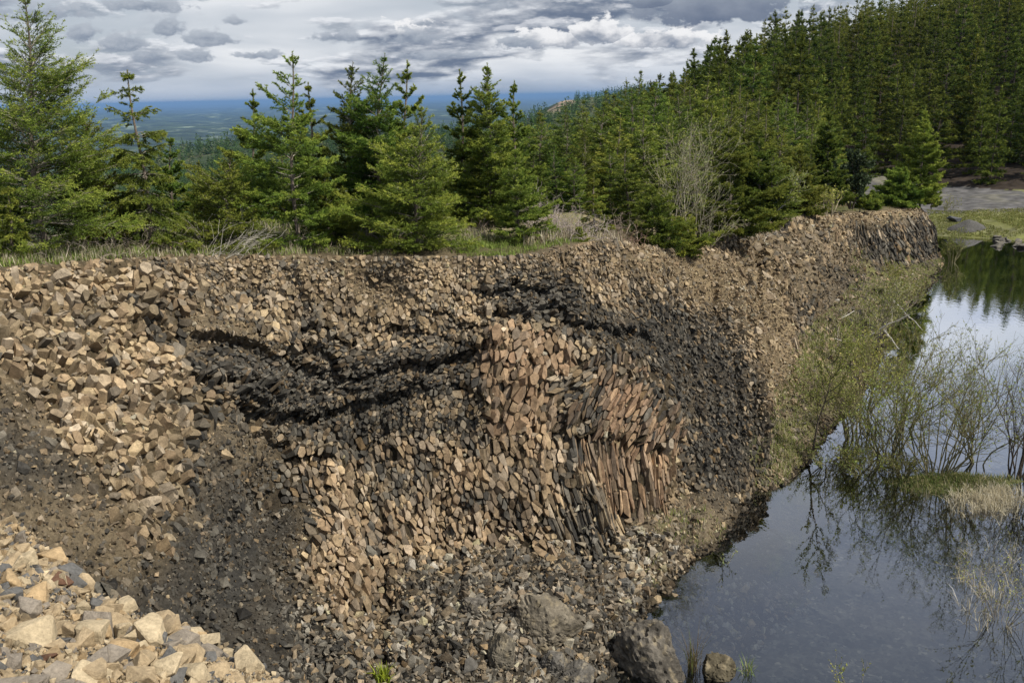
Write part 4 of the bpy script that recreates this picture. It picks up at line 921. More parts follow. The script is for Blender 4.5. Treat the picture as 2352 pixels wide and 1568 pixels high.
def conifer_parts(h, rad, seed, nbl, bl, bw, lean=(0, 0), style='dense', sub=True, pal=0.0, ds=.085):
    g = np.random.default_rng(seed)
    spacing = {'dense': .34, 'open': .46, 'droop': .38, 'hill': .75, 'mid': .48}[style] * (h / 5) ** .35
    zs = np.arange(.10 * h if style != 'hill' else .025 * h, h * .965, spacing); nbr = {'dense': 7, 'open': 5, 'droop': 6, 'hill': 6, 'mid': 6}[style]
    zb = []; az = []; ty = []
    for z in zs:
        n_ = nbr + g.integers(-1, 2); a0 = g.uniform(0, 6.28)
        for k in range(n_): zb.append(z + g.normal(0, .03)); az.append(a0 + 6.283 * k / n_ + g.normal(0, .2)); ty.append(1)
        for k in range(n_ if style in ('dense', 'mid') else n_ // 2): zb.append(z + g.uniform(.1, .9) * spacing); az.append(g.uniform(0, 6.28)); ty.append(.62)
    zb = np.clip(np.array(zb), .04 * h, h * .96); az = np.array(az); ty = np.array(ty); t = zb / h
    pw = {'dense': .78, 'open': .8, 'droop': .7, 'hill': .9, 'mid': .82}[style]
    prof = (1 - t) ** pw * (1 - {'hill': .05, 'dense': .08}.get(style, .3) * smooth(.22, 0, t)); asym = 1 + .22 * np.sin(az + g.uniform(0, 6)) + .12 * np.sin(2 * az + t * 9)
    Lb = rad * prof * asym * ty * g.uniform(.66, 1.22, len(zb)) + .055 * h * np.clip((1 - t) * 3.2, 0, 1) * ty
    gap = g.random(len(zb)) < np.where(t > .7, .30 if style != 'hill' else .1, .12 if style != 'dense' else .04); Lb = np.where(gap, Lb * .45, Lb)
    e0 = np.radians(np.interp(t, [0, .4, .8, 1], {'droop': [-12, -5, 25, 50], 'hill': [-8, 8, 35, 55]}.get(style, [2, 16, 42, 60])) + g.normal(0, 7, len(zb)))
    cv = np.where(t < .6, .10, .05) * (-1.2 if style == 'droop' else 1) + g.normal(0, .04, len(zb))
    lx, ly = lean; tr_ = lambda z: np.stack([lx * (z / h) ** 1.5, ly * (z / h) ** 1.5, z], -1)
    wob = lambda z: np.stack([.012 * h * np.sin(z * 2.1 / h * 3 + seed), .012 * h * np.cos(z * 1.7 / h * 3 + seed), 0 * z], -1)
    base = tr_(zb) + wob(zb); dirh = np.stack([np.cos(az), np.sin(az), 0 * az], -1); up = np.array([0, 0, 1.0])
    def pt(k, s):
        s = np.asarray(s)[..., None]; return base[k] + Lb[k][..., None] * (np.cos(e0[k])[..., None] * s * dirh[k] + (np.sin(e0[k])[..., None] * s + cv[k][..., None] * s ** 2) * up)
    def tn(k, s): return unit(np.cos(e0[k])[..., None] * dirh[k] + (np.sin(e0[k])[..., None] + 2 * cv[k][..., None] * np.asarray(s)[..., None]) * up)
    nb = len(zb); kk = np.arange(nb)
    SA, SB, CA, CB = [], [], [], []
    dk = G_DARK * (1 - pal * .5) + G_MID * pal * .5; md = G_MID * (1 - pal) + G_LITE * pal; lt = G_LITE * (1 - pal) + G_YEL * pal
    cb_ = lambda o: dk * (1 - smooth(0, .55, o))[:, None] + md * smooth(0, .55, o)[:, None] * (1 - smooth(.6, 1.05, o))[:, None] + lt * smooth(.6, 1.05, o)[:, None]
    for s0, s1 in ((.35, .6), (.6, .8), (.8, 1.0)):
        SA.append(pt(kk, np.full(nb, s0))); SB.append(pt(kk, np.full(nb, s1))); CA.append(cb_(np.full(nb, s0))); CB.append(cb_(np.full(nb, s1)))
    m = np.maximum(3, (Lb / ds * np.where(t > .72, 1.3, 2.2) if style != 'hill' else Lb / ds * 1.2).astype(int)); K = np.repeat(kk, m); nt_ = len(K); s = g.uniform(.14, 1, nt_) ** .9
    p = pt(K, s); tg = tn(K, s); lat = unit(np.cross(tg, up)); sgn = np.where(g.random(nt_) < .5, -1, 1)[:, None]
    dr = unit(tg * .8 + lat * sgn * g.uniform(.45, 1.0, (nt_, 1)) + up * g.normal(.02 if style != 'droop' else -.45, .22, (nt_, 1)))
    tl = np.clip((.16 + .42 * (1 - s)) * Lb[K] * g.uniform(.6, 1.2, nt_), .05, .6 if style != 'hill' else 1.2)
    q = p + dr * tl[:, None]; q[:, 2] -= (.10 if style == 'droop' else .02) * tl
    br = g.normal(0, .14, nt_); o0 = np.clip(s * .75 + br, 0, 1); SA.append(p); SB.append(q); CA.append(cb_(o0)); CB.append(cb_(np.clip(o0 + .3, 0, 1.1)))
    wood = [(p, p + (q - p) * .6)]
    if sub:
        m2 = np.maximum(2, (tl / .07).astype(int)); K2 = np.repeat(np.arange(nt_), m2); n2 = len(K2); s2 = g.uniform(.2, 1, n2); ax = unit(q - p)[K2]
        p2 = p[K2] + (q - p)[K2] * s2[:, None]; l2 = unit(np.cross(ax, up)) * np.where(g.random(n2) < .5, -1, 1)[:, None]
        d2 = unit(ax * .8 + l2 * .8 + up * g.normal(0 if style != 'droop' else -.4, .28, (n2, 1))); L2 = np.clip(tl[K2] * (.2 + .3 * (1 - s2)), .03, .2)
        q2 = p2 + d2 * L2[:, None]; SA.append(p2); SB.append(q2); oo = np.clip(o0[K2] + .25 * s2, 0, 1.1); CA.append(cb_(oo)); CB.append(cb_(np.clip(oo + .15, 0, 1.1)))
    # leader with short needles
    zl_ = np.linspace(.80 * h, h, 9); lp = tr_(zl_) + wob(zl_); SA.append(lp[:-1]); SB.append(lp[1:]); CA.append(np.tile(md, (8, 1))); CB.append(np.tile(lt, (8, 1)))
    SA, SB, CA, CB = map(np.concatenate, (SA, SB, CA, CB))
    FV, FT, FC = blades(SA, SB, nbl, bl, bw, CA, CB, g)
    # wood
    zz = np.linspace(-.15, h, 22); tp = tr_(np.maximum(zz, 0)) + wob(np.maximum(zz, 0)); tp[:, 2] = zz; rt = (.008 * h + .012) * (1 - np.clip(zz / h, 0, 1)) ** .8 + .006
    TV, TQ = tubes(tp[:-1], tp[1:], rt[:-1], rt[1:], 7); nT = len(TV)
    wa = [pt(kk, np.full(nb, s_)) for s_ in (0, .35, .7)]; rb = np.clip(.009 * Lb + .003, .004, .03)
    V1, Q1 = tubes(wa[0], wa[1], rb, rb * .8, 3); V2, Q2 = tubes(wa[1], wa[2], rb * .8, rb * .45, 3)
    WV = [TV, V1, V2]; WQ = [TQ, Q1 + nT, Q2 + nT + len(V1)]
    if sub:
        V3, Q3 = tubes(wood[0][0], wood[0][1], .004, .002, 3); WV.append(V3); WQ.append(Q3 + nT + len(V1) + len(V2))
    WV = np.concatenate(WV); WQ = np.concatenate(WQ); WC = np.tile(np.array([.17, .14, .11]), (len(WV), 1)); WC[nT:] = np.array([.27, .24, .19]); WC *= .6 if style == 'hill' else 1
    WC *= g.uniform(.8, 1.15, (len(WV), 1))
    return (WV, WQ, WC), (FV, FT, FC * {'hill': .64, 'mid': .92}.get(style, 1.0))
def conifer(name, loc, label, cat, group, **kw):
    (WV, WQ, WC), (FV, FT, FC) = conifer_parts(**kw)
    o = empty(name, loc); tag(o, label, cat, group)
    build('trunk', WV, [WQ], M_BARK, o, WC); build('crown', FV, [FT], M_NEEDLE, o, FC); return o
print('fronts')
# (base x, base y, top x, top y, depth, half width px, style, palette, label)
FRONT = [
    (112, 600, 48, -14, 15.9, 185, 'dense', .25, 'tallest fir at the left end of the rim, dense skirt and thin open top'),
    (215, 592, 196, 262, 17.2, 95, 'dense', .7, 'light green bushy fir against the right flank of the tallest rim fir'),
    (30, 612, 22, 430, 15.0, 55, 'droop', .75, 'small yellow green drooping cedar in front of the tallest rim fir'),
    (352, 592, 298, 160, 17.0, 88, 'droop', .6, 'slender leaning fir with drooping yellow green sprays and bare tip'),
    (404, 575, 392, 318, 19.5, 55, 'open', .2, 'dark thin fir behind the slender leaning one'),
    (525, 582, 528, 352, 18.0, 105, 'dense', .8, 'short broad yellow green fir beside the slender leaning one'),
    (688, 585, 665, 118, 18.6, 128, 'open', .35, 'tall open fir with upswept branches left of the centre'),
    (585, 560, 580, 205, 21.5, 62, 'open', .2, 'thin fir with a bare spike just left of the tall open fir'),
    (722, 560, 712, 190, 22.0, 60, 'open', .3, 'thin spiky fir just right of the tall open fir'),
    (755, 575, 748, 400, 19.3, 60, 'dense', .4, 'low bushy fir at the foot of the tall open fir'),
    (815, 560, 812, 142, 21.5, 82, 'dense', .05, 'dark fir at the left of the close dark trio'),
    (872, 565, 880, 122, 21.0, 90, 'dense', .05, 'tallest dark fir in the middle of the close dark trio'),
    (935, 560, 930, 138, 22.0, 72, 'open', .1, 'dark fir at the right of the close dark trio'),
    (960, 590, 966, 243, 18.9, 132, 'dense', .12, 'full pyramid shaped fir standing alone on the rim edge'),
    (1062, 540, 1058, 160, 23.5, 58, 'open', .25, 'sparse spire topped fir right of the full pyramid fir'),
    (1125, 540, 1124, 145, 22.8, 78, 'dense', .05, 'dark narrow fir with a double tip behind the small round fir'),
    (1183, 530, 1184, 186, 25.0, 55, 'open', .45, 'spindly fir with a thin forked spike'),
    (1188, 546, 1184, 345, 20.3, 72, 'dense', .6, 'small bright fir with a low round skirt in the brambles'),
    (1365, 545, 1362, 402, 23, 34, 'droop', .8, 'narrow yellow green young cedar at the back of the brambles'),
    (1328, 574, 1330, 526, 20.6, 22, 'dense', .5, 'tiny fir seedling on the grassy rim'),
    (1500, 570, 1496, 430, 24.0, 66, 'dense', .1, 'dark young fir at the foot of the bare pale tree'),
    (1562, 582, 1560, 500, 25.0, 62, 'dense', .2, 'low spreading fir sprawling over the rim edge'),
    (1672, 555, 1676, 292, 29.0, 88, 'mid', .3, 'broad mid green fir right of the bare pale tree'),
    (1740, 520, 1745, 300, 33, 70, 'mid', .35, 'mid green fir behind the white stemmed tree'),
    (1835, 503, 1838, 345, 35.5, 62, 'mid', .45, 'bright bushy fir right of the white stemmed tree'),
    (1900, 488, 1902, 258, 40, 58, 'mid', .1, 'dark fir behind the glossy broadleaf tree'),
    (2112, 476, 2124, 252, 49, 56, 'mid', .8, 'lone windblown fir with a bent bare tip on the end of the spur'),
    (2064, 478, 2066, 388, 48, 54, 'dense', .15, 'short dark fir leaning against the lone windblown fir'),
    (2004, 480, 2004, 440, 45, 20, 'dense', .1, 'tiny dark fir at the edge of the gravel clearing'),
    (2140, 470, 2134, 430, 49.5, 24, 'dense', .1, 'tiny fir right of the lone windblown fir'),
    (1975, 478, 1972, 420, 43, 26, 'dense', .15, 'small dark fir under the glossy broadleaf tree'),
]
for k, (bx, by, tx, ty, d, hw, st, pal, lb) in enumerate(FRONT):
    p = at(bx, by, d); q = at(tx, ty, d); h = q[2] - p[2] + .1; m = d / math.cos(PITCH) / FP * 1.0
    nbl = int(np.clip(26000 * (h * hw * m * 2) ** .85, 8000, 170000)); bl = .046 * max(1, d / 19) ** .8; bw = .0135 * max(1, d / 19) ** .9
    conifer('fir_tree', p - np.array([0, 0, .1]), lb, 'tree', 'young firs along the quarry rim', h=h, rad=hw * m * 1.12, seed=40 + k, nbl=nbl, bl=bl, bw=bw, lean=(q[0] - p[0], 0), style=st, pal=pal)
# the belt of firs between the rim and the hill: shared shapes
MIDP = []
def mid_place(px, py_top, d, proto_h, protos, label, group, grow=1.0):
    q = at(px, py_top, d); zb = gz(q[0], q[1]) - .15; h = q[2] - zb
    if h < 1.5: return None
    return q[0], q[1], zb, h
def shared(protos, k, loc, h, rz, label, group, cat='tree', wid=1.0):
    root, h0 = protos[k]
    if not root.get('used'):
        o = root; o['used'] = 1
    else: o = copy_tree(root)
    s = h / h0; o.location = loc; o.scale = (s * wid, s * wid, s); o.rotation_euler = (0, 0, rz); tag(o, label, cat, group); return o
protosM = [(conifer('fir_tree', (0, 0, 0), None, None, None, h=6.0, rad=[1.35, 1.2, 1.5, 1.15, 1.3, 1.4][k], seed=140 + k, nbl=22000, bl=.12, bw=.036, style='mid' if k % 3 else 'open', pal=[.1, .3, .2, .45, .0, .3][k], ds=.12), 6.0) for k in range(6)]
g = np.random.default_rng(77)
BELT = [(640, 330, 30), (455, 370, 25), (300, 400, 22), (430, 420, 24), (470, 450, 22), (560, 430, 23), (1015, 330, 27), (1005, 420, 24), (1090, 300, 29), (1150, 300, 28), (1215, 290, 31), (1245, 268, 30), (1300, 262, 29), (1340, 300, 27), (1385, 232, 31), (1420, 262, 28), (1450, 200, 36), (1480, 250, 31), (1505, 185, 40), (1535, 235, 33), (1560, 205, 38), (1590, 190, 42), (1600, 270, 33), (1625, 170, 45), (1640, 240, 34), (1680, 225, 37), (1715, 215, 40), (1760, 235, 39), (1790, 225, 44), (1800, 290, 37), (1830, 255, 45), (1870, 275, 42), (1905, 262, 48), (1890, 300, 46), (1275, 330, 26), (1225, 350, 25), (1320, 360, 25.5), (1440, 330, 26), (1400, 340, 27.5), (1590, 330, 31), (1710, 330, 34), (1780, 340, 33), (1860, 340, 38), (1120, 330, 31), (1180, 270, 34), (1350, 250, 36), (1265, 300, 38), (1410, 215, 42), (1520, 215, 46), (1660, 185, 50), (1575, 160, 56), (1700, 170, 55), (1750, 190, 52), (1810, 200, 55), (1860, 225, 54), (1885, 230, 56), (1470, 160, 52), (1435, 180, 60), (1390, 205, 56), (1340, 228, 50), (1295, 240, 46), (1238, 255, 44), (1880, 330, 42)]
for k, (px, py, d) in enumerate(BELT):
    r_ = mid_place(px, py, d, 6, protosM, None, None)
    if r_ is None: continue
    x, y, zb, h = r_
    shared(protosM, k % 6, (x, y, zb), h, g.uniform(0, 6.28), 'mid green fir in the close belt between the quarry rim and the hill', 'firs in the belt behind the rim', wid=float(np.clip(6.5 / h, .75, 1.5)) * g.uniform(.85, 1.15))
# hillside plantation
protosH = [(conifer('fir_tree', (0, 0, 0), None, None, None, h=9.5, rad=[1.9, 1.5, 2.4, 1.4, 1.8, 2.2, 1.6, 2.0][k], seed=240 + k, nbl=8500, bl=.31, bw=.095, style='hill', sub=False, pal=[.05, .3, .1, .5, .0, .15, .4, .1][k], ds=.22), 9.5) for k in range(8)]
spots = []
cand = np.stack([np.radians(g.uniform(8.5, 33.5, 16000)), np.sqrt(g.uniform(66 ** 2, 215 ** 2, 16000))], 1)
cx_, cy_ = cand[:, 1] * np.sin(cand[:, 0]), cand[:, 1] * np.cos(cand[:, 0]); cz_ = ground_z(cx_, cy_); ppx, ppy = project(np.stack([cx_, cy_, cz_], 1))
edge_lo = np.interp(ppx, [1500, 1700, 1850, 1960, 2050, 2150, 2250, 2352, 2500], [60, 60, 64, 84, 84, 83, 82, 83, 84])
ok = (cand[:, 1] > edge_lo) & (cz_ > .55) & (ppx < 2480) & ~((ppx > 1935) & (ppy > 412 + (ppx - 1990) * .03))
occ = {}
for i in np.where(ok)[0]:
    mn = 3.0 if cand[i, 1] < 130 else 3.4
    c = (int(cx_[i] // 6), int(cy_[i] // 6)); good = True
    for a_ in (-1, 0, 1):
        for b_ in (-1, 0, 1):
            for (x, y) in occ.get((c[0] + a_, c[1] + b_), ()):
                if (x - cx_[i]) ** 2 + (y - cy_[i]) ** 2 < mn * mn: good = False; break
    if good: occ.setdefault(c, []).append((cx_[i], cy_[i])); spots.append(i)
spots.sort(key=lambda i: cand[i, 1]); print('hill trees', len(spots), 'edge', len([1 for i in spots if cand[i, 1] < 95]))
HB = Bag(); HW = Bag(); nind = 0
for n_, i in enumerate(spots):
    h = g.uniform(.66, 1.12) * float(np.interp(ppx[i], [1380, 1480, 1560, 1640, 1750, 1900, 2100], [3.4, 4.8, 6.4, 8.6, 9.0, 8.5, 8.6])); k = n_ % 8; rz = g.uniform(0, 6.28); wd = g.uniform(.75, 1.3); loc = np.array([cx_[i], cy_[i], cz_[i] - .2])
    if n_ < 205:
        shared(protosH, k, loc, h, rz, 'dark green fir in the dense plantation covering the hillside beyond the clearing', 'firs on the hillside', wid=wd)
    else:
        root, h0 = protosH[k]; s = h / h0; cr_ = root.children[1] if root.children[1].name.startswith('crown') else root.children[0]
        me = cr_.data; V = np.empty(len(me.vertices) * 3, np.float32); me.vertices.foreach_get('co', V); V = V.reshape(-1, 3); C4 = np.empty(len(me.vertices) * 4, np.float32); me.color_attributes['Col'].data.foreach_get('color', C4); C4 = C4.reshape(-1, 4)[:, :3]
        step = 2; T = np.arange(len(V)).reshape(-1, 3)[::step]; V2 = V[T.ravel()]; C2 = C4[T.ravel()]
        co, si = math.cos(rz), math.sin(rz); X = np.stack([(V2[:, 0] * co - V2[:, 1] * si) * s * wd, (V2[:, 0] * si + V2[:, 1] * co) * s * wd, V2[:, 2] * s], 1) + loc
        HB.add(X, np.arange(len(X)).reshape(-1, 3), None, C2)
        A_, B_ = loc[None], loc[None] + np.array([[0, 0, h * .97]]); tv, tq = tubes(A_, B_, .13, .01, 5); HW.add(tv, None, tq, (.2, .165, .13))
if HB.V:
    fo = HB.build('upper_forest', M_NEEDLE); HW.build('trunks', M_BARK, fo)
    tag(fo, 'far upper part of the fir forest on the hillside', 'forest', None, 'stuff')
# far woods down the slopes and on the plain's edge
DF = Bag(); m = 5600
azf = np.radians(g.uniform(-31, 9, m)); rf = np.exp(g.uniform(math.log(110), math.log(2600), m)); lim_ = (np.degrees(azf) < 2) | (rf > 420); azf, rf = azf[lim_], rf[lim_]; xf, yf = rf * np.sin(azf), rf * np.cos(azf); zf = ground_z(xf, yf)
qx, qy = project(np.stack([xf, yf, zf], 1)); bare = (smooth(60, 20, np.hypot((qx - 1245) / 1.8, (qy - 238) * 2.2)) > .4) | (fbm(np.stack([xf, yf, 0 * xf], 1) / 60, 2, 7) > .42)
keep = np.where(~bare & (zf > -190))[0]; crowns = []
for root, h0 in protosH:
    cr_ = [c_ for c_ in root.children if c_.name.startswith('crown')][0]; me = cr_.data; V = np.empty(len(me.vertices) * 3, np.float32); me.vertices.foreach_get('co', V); V = V.reshape(-1, 3, 3).astype(float)
    ce = V.mean(1, keepdims=True); crowns.append((ce + (V - ce) * 2.6, ce))
for i in keep:
    h = g.uniform(7, 13) * (1 + .5 * (rf[i] > 900)); dec = g.random() < .18 and rf[i] < 1500; nt_ = int(np.clip(90000 / rf[i], 60, 420)); V, ce = crowns[i % 8]
    k = g.choice(len(V), nt_, replace=False); X = ce[k] + (V[k] - ce[k]) * np.clip(rf[i] / 350, 1, 2.2); s = h / 9.5
    if dec: X = X * np.array([1.5, 1.5, .62])
    co, si = math.cos(i), math.sin(i); X = np.stack([X[..., 0] * co - X[..., 1] * si, X[..., 0] * si + X[..., 1] * co, X[..., 2]], -1) * s + np.array([xf[i], yf[i], zf[i]])
    col_ = (np.array([.15, .16, .075]) if dec else G_DARK * g.uniform(.9, 1.9)) * g.uniform(.7, 1.3, (nt_, 1)); DF.add(X.reshape(-1, 3), np.arange(nt_ * 3).reshape(-1, 3), None, np.repeat(col_, 3, 0))
tag(DF.build('distant_forest', M_NEEDLE), 'distant conifer woods covering the slopes below the quarry', 'forest', None, 'stuff')

# ------------------------------------------------------------------ bare and leafing broadleaf growth
def woody(base, stems, H, spread, seed, levels=3, kids=5, r0=.03, wander=.16, upk=.10, ang=(.45, .8), ratio=(.35, .62), lean=(0, 0), first=.2):
    """branching stems -> segments (A, B, ra, rb, level)"""
    g = np.random.default_rng(seed); out = []
    def grow(p, d, L, r, lev):
        n = 7 if lev == 0 else (5 if lev == 1 else 4); pts = [p]; ds = [d]
        for k in range(n):
            d = d + g.normal(0, wander, 3) + np.array([0, 0, upk]); d = d / np.linalg.norm(d); p = p + d * L / n; pts.append(p); ds.append(d)
        for k in range(n):
            out.append((pts[k], pts[k + 1], max(r * (1 - k / n) ** .9, .0022), max(r * (1 - (k + 1) / n) ** .9, .0018), lev))
        if lev + 1 < levels:
            for _ in range(max(2, int(kids * (1 if lev == 0 else .75) + g.integers(-1, 2)))):
                t = g.uniform(first if lev == 0 else .15, .97); k = min(int(t * n), n - 1); q = pts[k] + (pts[k + 1] - pts[k]) * (t * n - k)
                rd = g.normal(size=3); rd -= ds[k] * (rd @ ds[k]); rd /= np.linalg.norm(rd) + 1e-6; a = g.uniform(*ang); dd = ds[k] * math.cos(a) + rd * math.sin(a)
                grow(q, dd / np.linalg.norm(dd), L * g.uniform(*ratio) * (1 - .45 * t), r * .5 * (1 - t * .4), lev + 1)
    for s in range(stems):
        a = g.uniform(0, 6.283); k = spread * math.sqrt(g.random()) if stems > 1 else 0
        d = np.array([math.cos(a) * k + lean[0], math.sin(a) * k + lean[1], 1.0]); d /= np.linalg.norm(d)
        grow(np.array(base) + np.array([math.cos(a), math.sin(a), 0]) * (.04 * stems ** .5 if stems > 1 else 0), d, H * g.uniform(.72, 1.08), r0 * g.uniform(.6, 1.1), 0)
    A = np.array([o[0] for o in out]); B = np.array([o[1] for o in out]); ra = np.array([o[2] for o in out]); rb = np.array([o[3] for o in out]); lv = np.array([o[4] for o in out])
    return A, B, ra, rb, lv
def leaves_on(A, B, lv, n, size, colors, seed, minlev=1):
    g = np.random.default_rng(seed); m = np.where(lv >= minlev)[0]; ln = np.linalg.norm(B[m] - A[m], axis=1); k = m[g.choice(len(m), n, p=ln / ln.sum())]
    p = A[k] + (B[k] - A[k]) * g.random((n, 1)); ax = unit(B[k] - A[k]); d = unit(g.normal(size=(n, 3)) + ax * .9 + np.array([0, 0, .3])); s = unit(np.cross(d, g.normal(size=(n, 3))))
    L_ = size * g.uniform(.6, 1.3, (n, 1)); V = np.stack([p, p + d * L_ * .5 + s * L_ * .27, p + d * L_, p + d * L_ * .5 - s * L_ * .27], 1).reshape(-1, 3)
    c = np.array(colors)[g.integers(0, len(colors), n)] * g.uniform(.75, 1.25, (n, 1)); return V, np.arange(4 * n).reshape(-1, 4), np.repeat(c, 4, 0)
def broadleaf(name, loc, label, cat, group, bark, leafn, leafsize, leafcols, seed, sides=4, minlev=1, wood='stems', **kw):
    o = empty(name, loc); tag(o, label, cat, group); A, B, ra, rb, lv = woody((0, 0, 0), seed=seed, **kw)
    V, Q = tubes(A, B, ra, rb, sides); c = np.tile(np.array(bark, float), (len(V), 1)) * np.random.default_rng(seed).uniform(.8, 1.15, (len(V), 1)); build(wood, V, [Q], M_BARK, o, c)
    if leafn:
        V, Q, c = leaves_on(A, B, lv, leafn, leafsize, leafcols, seed + 1, minlev); build('leaves', V, [Q], M_LEAF, o, c)
    return o
YG = [(.30, .32, .065), (.25, .29, .065), (.38, .36, .10), (.20, .24, .055)]; PALEB = (.36, .32, .235); GREYB = (.26, .23, .19); DARKB = (.10, .08, .06); OLIVE = (.19, .17, .09); STRAW = (.42, .36, .25)
# pale bare trees on the rim
p = at(1540, 566, 25.8); broadleaf('bare_tree', p, 'tall bare tree with pale branches and a few yellow buds, left stem', 'tree', 'bare pale trees', PALEB, 1500, .055, YG, 601, wood='trunk', stems=1, H=3.9, spread=0, kids=15, levels=3, r0=.026, ang=(.5, .95), ratio=(.55, .8), upk=.10, first=.2)
p = at(1585, 565, 26.6); broadleaf('bare_tree', p, 'bare pale multi stemmed tree right beside the taller bare tree', 'tree', 'bare pale trees', PALEB, 700, .05, YG, 602, wood='trunk', stems=5, H=3.4, spread=.7, kids=10, levels=3, r0=.018, upk=.10, first=.2, ratio=(.4, .65))
p = at(1625, 568, 27.6); broadleaf('bare_bush', p, 'low bare bush with pale arching twigs under the bare pale trees', 'bush', None, PALEB, 120, .05, YG, 603, stems=9, H=1.4, spread=1.0, kids=5, levels=3, r0=.012, upk=.0)
p = at(1765, 513, 32.6); broadleaf('bare_tree', p, 'slim white stemmed tree with small yellow green leaves near the rim', 'tree', 'bare pale trees', (.50, .47, .40), 1500, .075, YG, 604, wood='trunk', stems=1, H=2.7, spread=0, kids=12, levels=3, r0=.045, ang=(.5, .85), ratio=(.4, .65), upk=.10, first=.15)
p = at(1905, 497, 35.5); broadleaf('leafing_bush', p, 'pale leafing bush on the rim under the dark firs', 'bush', None, STRAW, 700, .08, YG, 605, stems=9, H=1.15, spread=.5, kids=5, levels=3, r0=.018)
p = at(1955, 480, 42); broadleaf('glossy_tree', p, 'dark glossy broadleaf tree beside the path to the clearing', 'tree', None, DARKB, 4200, .17, [(.035, .055, .02), (.05, .075, .03), (.09, .12, .06), (.03, .045, .02)], 606, wood='trunk', stems=4, H=3.0, spread=.28, kids=11, levels=3, r0=.06, ang=(.5, .9), ratio=(.28, .42))
# willows and saplings in and beside the pond
def pond(px, py, z=0.0): return atz(px, py, z)
WS = [ # px, py, label, stems, H, spread, leafn, bark, seed, lean
    (1852, 1064, 'leaning alder sapling with one dark trunk at the water corner', 1, 3.0, 0, 2600, DARKB, 611, (.16, .1)),
    (2150, 1092, 'largest willow, many bare stems fanning from the grassy islet', 15, 3.3, .62, 3000, GREYB, 612, (.12, .05)),
    (2040, 1052, 'bushy yellow green willow left of the largest willow', 12, 2.5, .5, 4200, GREYB, 613, (-.05, .1)),
    (1960, 1010, 'leafy willow just behind the leaning sapling', 7, 2.0, .42, 2400, GREYB, 614, (0, 0)),
    (1985, 940, 'willow thicket standing in water behind the leafy willow', 8, 2.3, .45, 2400, GREYB, 615, (.05, 0)),
    (2075, 985, 'upright thin willow stems behind the bushy willow', 8, 2.9, .40, 2200, GREYB, 616, (.05, 0)),
    (2335, 1085, 'dark stemmed willow clump at the right side of the pond', 11, 3.2, .42, 1500, DARKB, 617, (.05, 0)),
    (2250, 1060, 'thin willow wands between the largest willow and the dark clump', 8, 2.6, .45, 1500, GREYB, 618, (0, 0)),
    (1945, 860, 'low leafy willow on the bank below the spur', 7, 1.7, .6, 2200, GREYB, 619, (.1, 0)),
    (2000, 775, 'broad willow with white fallen limbs on the far bank', 9, 2.6, .8, 3600, PALEB, 620, (.25, 0)),
    (2065, 715, 'willow bush hanging over the far water', 9, 1.9, .8, 3200, GREYB, 621, (.35, 0)),
    (1925, 690, 'thin pale sapling bush on the talus under the far bank', 7, 2.6, .5, 900, PALEB, 622, (.1, 0)),
    (2186, 602, 'yellow green bush at the tip of the spur by the water', 7, 1.7, .5, 1300, STRAW, 623, (.15, 0)),
    (2165, 500, 'thin reddish yellow sapling at the corner of the clearing', 4, 1.7, .25, 500, STRAW, 624, (0, 0)),
    (1880, 960, 'sparse yellow green sapling at the foot of the rock slope', 5, 1.9, .5, 1500, STRAW, 625, (.1, 0)),
    (1990, 1082, 'low shoots over the dark water left of the grassy islet', 8, .9, 1.3, 1000, GREYB, 627, (.2, 0)),
    (2062, 1088, 'low arching shoots touching the grassy islet on its left', 8, .9, 1.2, 900, GREYB, 628, (-.2, 0)),
    (1905, 1075, 'low leafy willow shoots overhanging the water by the sapling', 8, 1.0, 1.2, 1500, GREYB, 626, (.5, -.1)),
]
for k, (px, py, lb, st, H, sp_, ln, bk_, sd2, le) in enumerate(WS):
    z = 0.02; p = pond(px, py, z)
    broadleaf('willow' if k else 'sapling', p - np.array([0, 0, .15]), lb, 'bush' if k else 'sapling', 'willows and shoots around the pond', bk_ if k in (0, 6, 9) else OLIVE, int(ln * .72), .050 if p[1] < 24 else .066, YG, sd2, stems=int(st * (1.35 if k else 1)), H=H, spread=sp_, kids=9 if k == 0 else 8, levels=3, r0=.045 if k == 0 else .025, lean=le, upk=.07 if k else .12, ratio=(.35, .6), first=.12 if k == 0 else .25)
# fallen white limbs in the far willow
A, B, ra, rb = [], [], [], []
for (x1, y1, x2, y2, z1, z2) in ((1868, 765, 1962, 715, .5, .9), (1870, 772, 1955, 785, .5, .5), (1985, 775, 2090, 720, .5, 1.5), (2030, 760, 2065, 800, .8, .3), (2050, 690, 2120, 760, 1.2, .4)):
    p, q = pond(x1, y1, z1), pond(x2, y2, z2)
    o = empty('fallen_limb', p); tag(o, 'white dead limb lying across the far willow bush', 'branch', 'white dead limbs by the far bank'); n_ = 8; t = np.linspace(0, 1, n_ + 1)[:, None]; pts = (q - p) * t + .06 * fbm(np.concatenate([t * 4 + x1, t * 0, t * 0], 1), 2, 3)[:, None] * np.array([0, 0, 1]); r_ = np.linspace(.035, .012, n_ + 1)
    V, Q = tubes(pts[:-1], pts[1:], r_[:-1], r_[1:], 5); build('wood', V, [Q], M_BARK, o, np.tile([.52, .49, .43], (len(V), 1)))
    A_, B_, ra_, rb_, lv_ = woody(pts[5], 3, .6, 1.2, int(x1), levels=2, kids=3, r0=.01); V, Q = tubes(A_, B_, ra_, rb_, 3); build('twig', V, [Q], M_BARK, o, np.tile([.48, .44, .38], (len(V), 1)))
